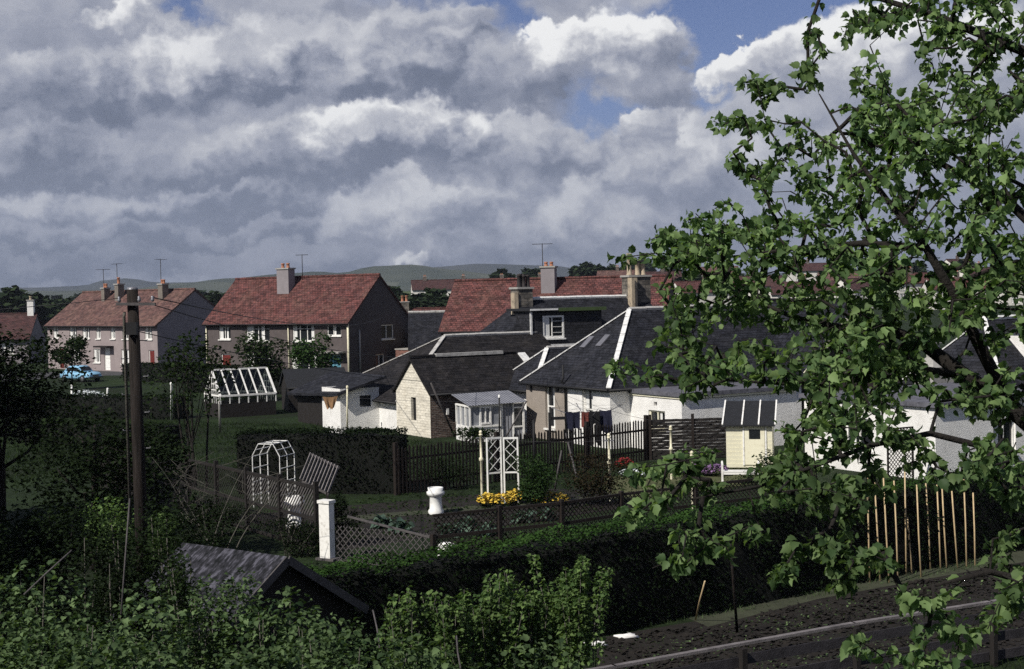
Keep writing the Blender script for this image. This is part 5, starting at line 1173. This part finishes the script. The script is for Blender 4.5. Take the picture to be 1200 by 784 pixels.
for k, (px, py) in enumerate(((448, 618), (470, 625), (527, 628), (545, 622), (570, 628), (610, 612), (640, 610))):
    shrub('cabbage_plant', 'bluish cabbage plant in the plot behind the trellis fence', 'plant', at2(px, py), [(0, 0, .16, .26, .26, .18)], 70, .22, 'leaf_blue', 2, 20+k, 'cabbages behind the trellis', shape=L_BROAD, sr=.01)

# ------------------------------------------------------------------ trees of the middle distance
tree('young_tree', 'small green tree in front of the pink terrace, left of the car', 'tree', at2(83, 449)[:1]+(112, 0), 4.7, 1.5, 7, 1700, .15, 'leaf_mid', seed=21, r0=.07, zc=.70).location.x = (83-600)/FPX*112
tree('young_tree', 'dark green tree before the grey council house, left of its door', 'tree', (-17.0, 96, 0), 4.6, 1.8, 9, 3000, .14, 'leaf_mid', seed=22, r0=.09)
tree('young_tree', 'bright green tree before the council house front door and windows', 'tree', (-12.9, 92, 0), 5.0, 1.6, 9, 2300, .14, 'leaf_green', seed=23, r0=.09, zc=.58)
tree('thin_tree', 'thin many stemmed tree with sparse crown, right of the telegraph pole', 'tree', (-11.6, 52, 0), 6.0, 1.5, 9, 1300, .16, 'leaf_mid', seed=24, r0=.055, stems=5, zc=.66, shape=L_DIA, rzf=.9)
tree('broad_tree', 'dark leafy tree crown at the left edge below the maroon roof', 'tree', (-16.0, 44, 0), 7.0, 2.7, 11, 8000, .16, 'leaf_dark', seed=25, zc=.6, shape=L_DIA)
tree('broad_tree', 'dark tangled tree between the left edge and telegraph pole', 'tree', (-11.0, 37, 0), 4.4, 2.1, 9, 6500, .13, 'leaf_dark', seed=26, zc=.6, shape=L_DIA)
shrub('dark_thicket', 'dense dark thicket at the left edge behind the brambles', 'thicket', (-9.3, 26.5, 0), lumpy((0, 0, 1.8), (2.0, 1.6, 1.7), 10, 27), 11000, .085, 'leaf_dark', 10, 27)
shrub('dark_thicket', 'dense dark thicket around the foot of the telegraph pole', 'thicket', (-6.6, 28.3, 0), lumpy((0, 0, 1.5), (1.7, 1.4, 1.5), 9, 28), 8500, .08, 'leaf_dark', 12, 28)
def thicket(px, top, Y, rx, n, leaf, mat, stems, seed, label):
    p = at(px, top, Y); z0 = gz(p.x, Y); h = p.z-z0; ells = lumpy((0, 0, h*.55), (rx, rx*.8, h*.5), 10, seed, .42)
    return shrub('dark_thicket', label, 'thicket', (p.x, Y, z0), ells, n, leaf, M and mat, stems, seed, sr=.014, bark='bark_pale')
thicket(238, 668, 16.6, .42, 4200, .05, 'leaf_mid', 26, 41, 'low leafy thicket hiding the lower left edge of the felted roof')
thicket(222, 612, 17.6, .50, 6200, .052, 'leaf_mid', 30, 29, 'leafy thicket of upright stems overhanging the left slope of the felted shed')
thicket(192, 600, 18.8, .60, 6000, .055, 'leaf_mid', 30, 35, 'dark leafy thicket between telegraph pole and felted shed roof')
thicket(140, 625, 18.2, .65, 6500, .055, 'leaf_dark', 20, 36, 'dark thicket in front of the telegraph pole foot')
thicket(80, 610, 18.6, .75, 7500, .06, 'leaf_dark', 16, 37, 'dark thicket above the brambles, near the left edge')
thicket(15, 600, 19.2, .8, 7500, .06, 'leaf_dark', 16, 38, 'dark thicket at the very left edge, behind the tall bramble')
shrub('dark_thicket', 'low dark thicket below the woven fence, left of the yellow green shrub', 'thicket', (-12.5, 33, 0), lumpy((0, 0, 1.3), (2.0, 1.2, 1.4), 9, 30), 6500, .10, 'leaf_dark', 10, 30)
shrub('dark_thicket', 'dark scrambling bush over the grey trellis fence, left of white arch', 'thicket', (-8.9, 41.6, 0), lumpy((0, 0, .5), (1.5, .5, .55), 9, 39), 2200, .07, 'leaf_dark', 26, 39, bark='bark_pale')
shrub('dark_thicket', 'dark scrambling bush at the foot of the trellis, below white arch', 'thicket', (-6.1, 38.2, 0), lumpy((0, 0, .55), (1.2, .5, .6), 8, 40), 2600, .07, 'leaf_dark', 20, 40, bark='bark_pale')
# bare stems across the arch
t = thing('bare_sapling', 'leafless sapling with long slanting branches in front of the garden arch', 'sapling', (-7.4, 36, 0)); r_ = random.Random(5); mb = MB()
for k in range(6):
    q = r_.uniform(-1, 1); pts_ = [Vector((0.1*k-.5, 0, 0))]; d = Vector((q*.5, r_.uniform(-.2, .2), 1)).normalized()
    for i in range(7): d = (d+Vector((q*.06+.04, r_.uniform(-.1, .1), -.04*i*abs(q)))).normalized(); pts_.append(pts_[-1]+d*.48)
    mb.tube(pts_, [.022*(1-.12*i) for i in range(8)], 5)
    for i in (3, 4, 5): e = pts_[i]; mb.tube([e, e+Vector((r_.uniform(-.6, .8), r_.uniform(-.3, .3), .5)), e+Vector((r_.uniform(-.8, 1.3), r_.uniform(-.3, .3), .9))], [.010, .007, .003], 4)
mb.build('stems', M['bark_pale'], t, uv=False)
# unseen trees added left of the view to shade the left gardens
tree('shade_tree', 'unseen tall broad tree added outside the left edge to shade the gardens', 'tree', (-17.0, 21.5, 0), 11.5, 4.2, 12, 7000, .32, 'leaf_mid', seed=31, r0=.3)
tree('shade_tree', 'second unseen tall tree added for shade outside the left edge, nearer the camera', 'tree', (-19.5, 15, .8), 11, 4.0, 11, 6500, .32, 'leaf_mid', seed=32, r0=.28)
tree('shade_tree', 'third unseen tall tree added for shade outside the left edge, beyond the others', 'tree', (-22.5, 32, 0), 11, 4.2, 11, 6000, .34, 'leaf_mid', seed=33, r0=.3)
tree('shade_tree', 'fourth unseen tall tree added for shade outside the left edge, beside the woven fence', 'tree', (-19.5, 39, 0), 10.5, 4.2, 11, 6500, .34, 'leaf_mid', seed=34, r0=.3)
# far trees
ft = [('dark rounded tree on the far slope', .22, 6), ('tall dark tree in the far fields', .22, 7)]
protos = []
for i, (lb, lf_, nl) in enumerate(ft):
    protos.append(tree('far_tree', 'distant dark tree standing among the roofs and fields', 'tree', (-40, 300, 3), 9, 4.2-.8*i, 9, 900, 1.0, 'leaf_far', seed=41+i, r0=.3, group='distant trees', zc=.55))
far = []
r_ = random.Random(9)
for px, yy, s in [(484, 250, .8), (494, 262, .9), (504, 255, .85), (514, 268, .9), (524, 258, .9), (534, 262, .85), (548, 270, .8), (466, 330, .95), (474, 300, .7), (586, 500, 1.0), (596, 480, .9), (622, 520, 1.0), (636, 510, .95), (684, 470, 1.1), (694, 480, 1.0), (706, 490, .95), (716, 470, 1.0), (735, 500, .9),
                  (10, 320, 1.0), (22, 300, 1.2), (34, 340, .9), (46, 330, 1.0), (58, 310, .9), (68, 360, .9), (80, 340, 1.0), (92, 350, .9), (252, 330, .9), (262, 350, .8), (-10, 300, 1.1), (5, 700, 1.6), (30, 800, 1.6), (66, 760, 1.5), (95, 820, 1.6), (240, 700, 1.4), (260, 760, 1.4), (770, 340, .8), (815, 360, .9), (870, 380, .9), (985, 400, 1.0), (1075, 400, 1.0), (1130, 420, 1.0), (1190, 380, 1.0), (750, 700, 1.6), (790, 720, 1.5)]:
    xx = (px-600)/FPX*yy; far.append((xx, yy, gz(xx, yy)-.3, s*r_.uniform(.9, 1.1)))
for i, (x, y, z, s) in enumerate(far):
    o = protos[i] if i < 2 else copy_tree(protos[i % 2]); o.location = (x, y, z); o.scale = (s*1.1, s*1.1, s*.85); o.rotation_euler.z = i*1.7

# ------------------------------------------------------------------ foreground brambles and shrubs
def bramble(px, top, Y, rx, label, seed, mat='leaf_bramble', leaf=.062, n=3300, name='bramble_bush', k=8):
    x = at(px, top, Y).x; zt = at(px, top, Y).z; z0 = gz(x, Y); h = max(.6, zt-z0)
    return shrub(name, label, 'bush', (x, Y, z0), lumpy((0, 0, h*.52), (rx, rx*.8, h*.52), k, seed, .5), n, leaf, mat, 12, seed, shape=L_BROAD, up=.7, sr=.012, bark='bark_pale', shell=.35)
bl = [(10, 668, 14.2, 1.05, 'tall bramble bush at the left edge, bottom corner'), (75, 700, 13.6, .9, 'bramble bush below the dark thicket, second from the left edge'), (140, 702, 14.4, .9, 'bramble bush with a bare upright stem rising from it'), (205, 672, 15.4, .85, 'bramble bush just left of the felted shed roof'),
      (262, 678, 15.6, .62, 'bramble bush below the felted shed roof'), (318, 698, 15.4, .75, 'bramble bush before the dark shed gable'), (372, 706, 14.8, .8, 'bramble bush with a dead stem, right of the shed gable'), (430, 728, 14.0, .8, 'bramble bush between shed and the bright green canes')]
for i, (px, tp_y, Y, rx, lb) in enumerate(bl): bramble(px, tp_y, Y, rx, lb, 50+i, ('leaf_bramble', 'leaf_nettle', 'leaf_bramble')[i % 3], (.062, .05, .07)[i % 3], (3300, 4200, 2800)[i % 3])
bl2 = [(40, 742, 11.2, .85), (120, 748, 11.0, .85), (200, 744, 11.4, .85), (280, 748, 11.0, .85), (360, 746, 11.4, .8), (440, 752, 11.2, .8), (520, 756, 11.6, .8), (600, 758, 12.0, .8), (680, 768, 12.2, .6)]
for i, (px, tp_y, Y, rx) in enumerate(bl2):
    o = bramble(px, tp_y, Y, rx, 'low bramble bush along the bottom edge of the view', 70+i, ('leaf_nettle', 'leaf_bramble')[i % 2], (.045, .06)[i % 2], (3400, 2600)[i % 2]); o['group'] = 'low brambles on the bank'
def cane_shrub(px, top, Y, rx, label, seed, n=3000):
    """upright shoots, leaves along each shoot"""
    p = at(px, top, Y); t = thing('leafy_shrub', label, 'shrub', (p.x, p.y, 0)); r = random.Random(seed); mb = MB(); pos = []; dirs = []
    ns = 18
    for s in range(ns):
        a_ = Vector((r.uniform(-.4, .4)*rx, r.uniform(-.4, .4)*rx, -.1)); h_ = p.z*r.uniform(.72, 1.02); e = Vector((a_.x*1.9+r.uniform(-.10, .10), a_.y*1.8, h_)); m_ = a_.lerp(e, .55)+Vector((-a_.x*.3, 0, .1)); mb.tube([a_, m_, e], [.014, .010, .004], 5)
        for k in range(n//ns):
            f = r.uniform(.28, 1.0)**.8; c = a_.lerp(m_, f/.55) if f < .55 else m_.lerp(e, (f-.55)/.45); o = Vector((r.gauss(0, 1), r.gauss(0, 1), r.gauss(0.2, .6))); o.normalize(); w = .13*(1.15-f)+.04; pos.append(c+o*w); dirs.append(tuple(o))
    mb.build('stems', M['bark_pale'], t, uv=False); leaf_cloud('foliage', np.array(pos), .070, M['leaf_bright'], t, L_BROAD, np.array(dirs), up=.6, droop=.2, seed=seed); return t
cane_shrub(476, 692, 22.5, .55, 'sparse leafy shrub nearest the shed, before the long hedge', 81, 1400)
cane_shrub(528, 690, 22.5, .6, 'bright leafy shrub before the hedge, second from the shed', 82, 2600)
cane_shrub(578, 678, 23.2, .75, 'bright leafy shrub in the middle of the row before the hedge', 83)
cane_shrub(622, 664, 23.6, .7, 'tall bright leafy shrub before the hedge, next to the tallest', 84)
cane_shrub(672, 657, 23.4, .85, 'tallest bright leafy shrub, at the soil bed end of the row', 85, 4200)
def dead(px0, py0, px1, py1, Y, lb):
    post('dead_stem', lb, 'stem', at(px0, py0, Y), at(px1, py1, Y+.3), .009, 'grey_wood', n=5)
dead(142, 720, 152, 584, 13.4, 'long bare upright stem rising from the brambles'); dead(28, 697, 84, 645, 13.0, 'bare slanting stem at the left edge above the brambles'); dead(445, 760, 437, 715, 13.2, 'short pale broken stem in front of the shed gable'); dead(540, 784, 535, 745, 12.6, 'pale stick among the low brambles')

# ------------------------------------------------------------------ ground cover
L_BLADE = (np.array([(-.06, 0, 0), (.06, 0, 0), (.03, .6, .02), (0, 1, .1)], float), [(0, 1, 2), (0, 2, 3)])
def cover_in(name, poly, n, size, mat, shape, seed, up=.2, z=0.0, lift=0.0, dirz=1.2):
    r = np.random.default_rng(seed); P = np.array([p[:2] for p in poly], float); lo, hi = P.min(0), P.max(0); out = []
    q = lo+(hi-lo)*r.random((n*3, 2)); inside = np.zeros(len(q), bool); j = len(P)-1
    for i in range(len(P)):
        c = ((P[i, 1] > q[:, 1]) != (P[j, 1] > q[:, 1])) & (q[:, 0] < (P[j, 0]-P[i, 0])*(q[:, 1]-P[i, 1])/(P[j, 1]-P[i, 1]+1e-12)+P[i, 0]); inside ^= c; j = i
    q = q[inside]
    cl = np.sin(q[:, 0]*1.7+seed)*np.sin(q[:, 1]*2.1+seed*2)+.6*np.sin(q[:, 0]*4.3)*np.sin(q[:, 1]*3.7); q = q[cl+r.normal(size=len(q))*.6 > -.35][:n]
    pos = np.column_stack([q, np.array([gz(x, y) for x, y in q])+z]); d = r.normal(size=(len(pos), 3))*.45; d[:, 2] = dirz
    return tag(leaf_cloud(name, pos, size, mat, None, shape, d, up=up, seed=seed), kind='stuff')
cover_in('rough_grass', [(-4, 18.5), (3, 20), (14, 27), (16, 31), (13.5, 28.6), (8, 26), (1.2, 22.3), (-3, 24), (-8, 22)], 16000, .16, M['leaf_mid'], L_BLADE, 3)
cover_in('grass_strip', [g(700, 742), g(850, 722), g(960, 700), g(1180, 660), g(1180, 646), g(960, 684), g(800, 716), g(690, 728)], 15000, .085, M['leaf_bramble'], L_BLADE, 4)
cover_in('bed_weeds', [(1.6, 23.2), (5.8, 25.3), (9, 26.8), (15, 30.4), (15.5, 36), g(1180, 664), g(960, 706), g(850, 730), g(720, 748)], 9000, .06, M['leaf_bramble'], L_DIA, 5, up=.8, dirz=.3)
cover_in('bed_clods', [(1.4, 22.9), (5.6, 25.1), (9, 26.6), (15, 30.2), (15.5, 36.4), g(1180, 662), g(960, 704), g(850, 728), g(710, 750)], 9000, .085, M['soil'], L_CLUMP, 6, up=1.4, dirz=.3, z=.02)
cover_in('bed_stones', [(1.4, 22.9), (5.6, 25.1), (9, 26.6), (15, 30.2), (15.5, 38), g(1180, 646), g(960, 686), g(830, 715), g(710, 750)], 420, .028, M['path_grit'], L_CLUMP, 7, up=1.4, dirz=.3, z=.03)
cover_in('plot_weeds', [(-9, 45.5), (-5.2, 38.8), (3.2, 45.4), (8.6, 50), (9.5, 54), (5.3, 57.5), (-4, 49.5)], 9000, .10, M['leaf_mid'], L_DIA, 8, up=.8, dirz=.5)
cover_in('yard_grass', [(-26, 58), (-9.5, 52), (-4, 50.5), (5, 58.5), (4, 61), (-2, 65), (-6, 69), (-9, 76), (-24, 84), (-30, 74)], 26000, .22, M['leaf_mid'], L_BLADE, 9)
cover_in('hedge_bottom_grass', [(-6, 25.6), (-4.6, 27.2), (17, 42.5), (18.5, 41)], 6000, .14, M['leaf_mid'], L_BLADE, 10)

# ------------------------------------------------------------------ the big tree at the right
bt = thing('lime_tree', 'large broadleaf tree with fresh green leaves filling the right side', 'tree', (6.6, 7.6, gz(6.6, 7.6)))
o0 = Vector(bt.location)
A3 = lambda px, py, Y: at(px, py, Y)
limbs = [([tuple(o0-Z*.3), (6.5, 7.6, 4.3), (6.3, 7.7, 5.3), (6.1, 7.8, 6.6), (6.0, 7.9, 8.2), (5.8, 8.0, 10.2)], [.26, .23, .20, .17, .12, .06])]
def limb(pts, r0, r1):
    n = len(pts); limbs.append(([tuple(p) for p in pts], [r0+(r1-r0)*i/(n-1) for i in range(n)]))
limb([Vector((6.35, 7.65, 5.1)), A3(1330, 600, 7.9), A3(1235, 520, 8.0), A3(1185, 478, 8.1), A3(1130, 440, 8.2), A3(1085, 405, 8.3), A3(1040, 385, 8.4), A3(985, 384, 8.6), A3(930, 372, 8.8), A3(870, 345, 9.0)], .075, .008)
limb([A3(1185, 478, 8.1), A3(1148, 405, 8.0), A3(1120, 350, 7.9), A3(1085, 290, 7.9), A3(1040, 235, 8.0), A3(1000, 180, 8.1), A3(960, 110, 8.2)], .040, .004)
limb([Vector((6.4, 7.6, 4.5)), A3(1330, 690, 7.2), A3(1240, 590, 7.2), A3(1180, 530, 7.3), A3(1090, 508, 7.3), A3(1020, 522, 7.2), A3(950, 548, 7.1), A3(890, 570, 7.0), A3(810, 585, 6.9)], .026, .005)
limb([Vector((6.15, 7.8, 6.5)), A3(1330, 400, 8.4), A3(1250, 300, 8.6), A3(1180, 235, 8.8), A3(1100, 190, 9.0), A3(1020, 150, 9.2)], .060, .008)
limb([Vector((6.0, 7.9, 8.0)), A3(1300, 130, 8.6), A3(1200, 60, 8.8), A3(1100, 20, 9.0), A3(1020, -5, 9.1), A3(950, -5, 9.2)], .050, .006)
limb([A3(1130, 440, 8.2), A3(1060, 430, 8.0), A3(990, 440, 7.8), A3(920, 450, 7.7), A3(850, 445, 7.6)], .024, .006)
limb([A3(1085, 290, 7.9), A3(1010, 285, 8.2), A3(940, 290, 8.5), A3(870, 300, 8.7), A3(800, 305, 8.8)], .022, .005)
limb([Vector((6.45, 7.6, 4.2)), A3(1330, 760, 6.8), A3(1240, 690, 6.7), A3(1160, 670, 6.6), A3(1080, 690, 6.5)], .040, .006)
# where the sprays of leaves are: px, py, rx, ry, depth, how many clusters
sprays = [(1110, 25, 100, 36, 9.0, 46), (1000, 35, 55, 28, 9.1, 14), (952, 62, 14, 26, 9.1, 7), (947, 95, 9, 20, 9.1, 5), (1165, 95, 50, 50, 8.8, 36), (1065, 92, 70, 30, 9.0, 16), (1090, 140, 85, 32, 8.4, 44), (1035, 125, 40, 32, 8.6, 20), (1005, 185, 45, 35, 8.6, 16),
          (878, 98, 22, 9, 9.0, 6), (905, 108, 20, 12, 9.0, 6), (850, 140, 18, 8, 9.0, 5), (880, 150, 24, 14, 8.9, 7), (857, 186, 14, 12, 8.9, 4), (890, 198, 22, 14, 8.9, 6), (935, 165, 36, 26, 8.8, 12), (925, 215, 42, 24, 8.7, 14), (975, 235, 46, 34, 8.5, 20),
          (1090, 215, 100, 60, 8.2, 62), (1170, 200, 40, 50, 8.4, 26), (880, 255, 55, 24, 8.8, 22), (820, 275, 44, 28, 8.9, 24), (785, 290, 28, 24, 8.9, 14), (850, 305, 70, 36, 8.8, 40), (940, 290, 70, 36, 8.5, 34), (1020, 300, 60, 46, 8.2, 30), (1110, 310, 80, 50, 7.9, 40), (1180, 300, 30, 60, 8.0, 22),
          (820, 350, 52, 36, 8.8, 26), (900, 350, 70, 36, 8.7, 36), (985, 365, 70, 34, 8.4, 30), (1035, 400, 50, 26, 8.2, 22), (985, 410, 46, 24, 8.0, 16), (1070, 370, 60, 36, 8.1, 24), (1160, 380, 50, 40, 7.9, 22), (800, 405, 40, 26, 8.3, 13), (850, 415, 60, 26, 7.8, 22), (926, 425, 60, 28, 7.8, 24), (1000, 460, 70, 30, 7.7, 26), (1080, 450, 70, 36, 7.9, 22), (1160, 455, 40, 36, 7.8, 18),
          (725, 303, 7, 6, 8.9, 2), (722, 430, 14, 12, 8.2, 4), (762, 440, 14, 10, 8.0, 3), (812, 455, 16, 14, 7.8, 4), (830, 440, 26, 16, 7.8, 6), (960, 510, 56, 36, 7.3, 26), (990, 570, 50, 40, 7.2, 24), (920, 560, 40, 34, 7.2, 14), (1050, 525, 44, 24, 7.2, 9), (1170, 540, 40, 30, 7.2, 18), (1100, 560, 30, 14, 7.1, 4),
          (765, 548, 28, 14, 6.9, 7), (815, 535, 26, 14, 6.9, 6), (745, 602, 14, 12, 6.8, 4), (775, 590, 18, 10, 6.8, 3), (815, 562, 22, 16, 6.9, 5), (800, 625, 22, 10, 6.8, 4), (785, 660, 26, 12, 6.7, 6), (845, 640, 24, 12, 6.7, 4), (885, 625, 10, 12, 6.7, 3), (900, 675, 26, 14, 6.6, 6), (940, 640, 20, 16, 6.7, 5), (985, 645, 26, 18, 6.6, 8), (985, 676, 20, 12, 6.6, 4), (1030, 655, 20, 8, 6.6, 3), (985, 605, 20, 18, 7.0, 4),
          (1178, 640, 22, 26, 6.8, 5), (1190, 700, 24, 22, 6.6, 6), (1090, 700, 40, 12, 6.5, 5), (1120, 735, 50, 14, 6.4, 8), (1000, 755, 20, 8, 6.3, 2), (1190, 585, 16, 30, 7.0, 7), (1085, 770, 60, 12, 6.3, 6), (1250, 300, 50, 260, 8.0, 60), (1260, 620, 40, 100, 7.0, 20), (1150, -30, 160, 30, 9.0, 30)]
r_ = np.random.default_rng(12); clus = []
for px, py, rx, ry, Y, n in sprays:
    for k in range(int(n*(1.15 if px < 980 else 1.4))+1):
        q = r_.random()*2*pi; s = math.sqrt(r_.random()); dep = Y+float(r_.normal())*(.28 if n > 10 else .10)*1.4
        clus.append(at(px+rx*s*cos(q), py+ry*s*sin(q), dep))
# grow twigs from the limbs to every cluster
nodes = []; par_ = []; fixed = []
for pts, rad in limbs:
    for (a_, b_), (ra, rb) in zip(zip(pts, pts[1:]), zip(rad, rad[1:])):
        a_, b_ = Vector(a_), Vector(b_)
        for k in range(6): nodes.append(a_.lerp(b_, k/6)); par_.append(-1); fixed.append(True)
NP = np.array([tuple(p) for p in nodes]); base = np.array([1330, 480])
order = sorted(range(len(clus)), key=lambda i: min(np.linalg.norm(NP-np.array(clus[i]), axis=1)))
nodes_arr = np.zeros((40000, 3)); nn_ = len(nodes); nodes_arr[:nn_] = NP; parent = [-1]*nn_; leafdirs = []; tips = []
for i in order:
    c = np.array(clus[i]); d = np.linalg.norm(nodes_arr[:nn_]-c, axis=1); j = int(np.argmin(d)); L = d[j]; prev = j; k = max(1, int(L/.13)); a_ = nodes_arr[j].copy()
    sd_ = np.array([0, 0, -.10*L*r_.random()])+r_.normal(size=3)*.05*L
    for s in range(1, k+1):
        f = s/k; p = a_*(1-f)+c*f+sd_*4*f*(1-f); nodes_arr[nn_] = p; parent.append(prev); prev = nn_; nn_ += 1
    tips.append(prev); v = c-a_; leafdirs.append(v/(np.linalg.norm(v)+1e-6))
cnt = np.zeros(nn_)
for tdx in tips:
    q = tdx
    while q >= 0: cnt[q] += 1; q = parent[q]
mb = MB()
for pts, rad in limbs[1:]:
    mb.tube([Vector(p)-o0 for p in pts], rad, 8)
mb.build('limbs', M['bark'], bt, uv=False)
mb = MB(); mb.tube([Vector(p)-o0 for p in limbs[0][0]], limbs[0][1], 14); mb.build('trunk', M['bark'], bt, uv=False)
mb = MB(); o_ = np.array(o0)
for k in range(nn_):
    q = parent[k]
    if q < 0: continue
    r0_ = .0030*math.sqrt(cnt[k]); mb.tube([nodes_arr[q]-o_, nodes_arr[k]-o_], [min(.014, r0_*1.05), min(.014, r0_)], 4, cap=False)
tw = mb.build('twigs', M['bark'], bt, uv=False)
pos = []; dr_ = []
for tdx, ld in zip(tips, leafdirs):
    c = nodes_arr[tdx]; q = parent[tdx]; n = r_.integers(7, 13)
    for k in range(n):
        f = r_.random(); p = c*(1-f*.8)+nodes_arr[q]*f*.8 if q >= 0 else c
        o = r_.normal(size=3); o[2] -= .25; o /= np.linalg.norm(o); pos.append(p+o*.03); dr_.append(o*.8+ld*.5)
leaf_cloud('foliage', np.array(pos), .051, M['leaf_lime'], bt, L_BROAD, np.array(dr_), up=.25, droop=.8, seed=5, local=tuple(o0))

# ------------------------------------------------------------------ air
m = bpy.data.materials.new('haze_air'); m.use_nodes = True; t = m.node_tree; t.nodes.clear()
pv = t.nodes.new('ShaderNodeVolumePrincipled'); pv.inputs['Color'].default_value = (.72, .82, 1.0, 1); pv.inputs['Density'].default_value = 0.9e-4; pv.inputs['Anisotropy'].default_value = 0.2
ou = t.nodes.new('ShaderNodeOutputMaterial'); t.links.new(pv.outputs[0], ou.inputs['Volume'])
M['haze_air'] = m
mb = MB(); mb.box((0, 3400, 240), (16000, 7600, 524)); tag(mb.build('haze', m, uv=False), kind='stuff')
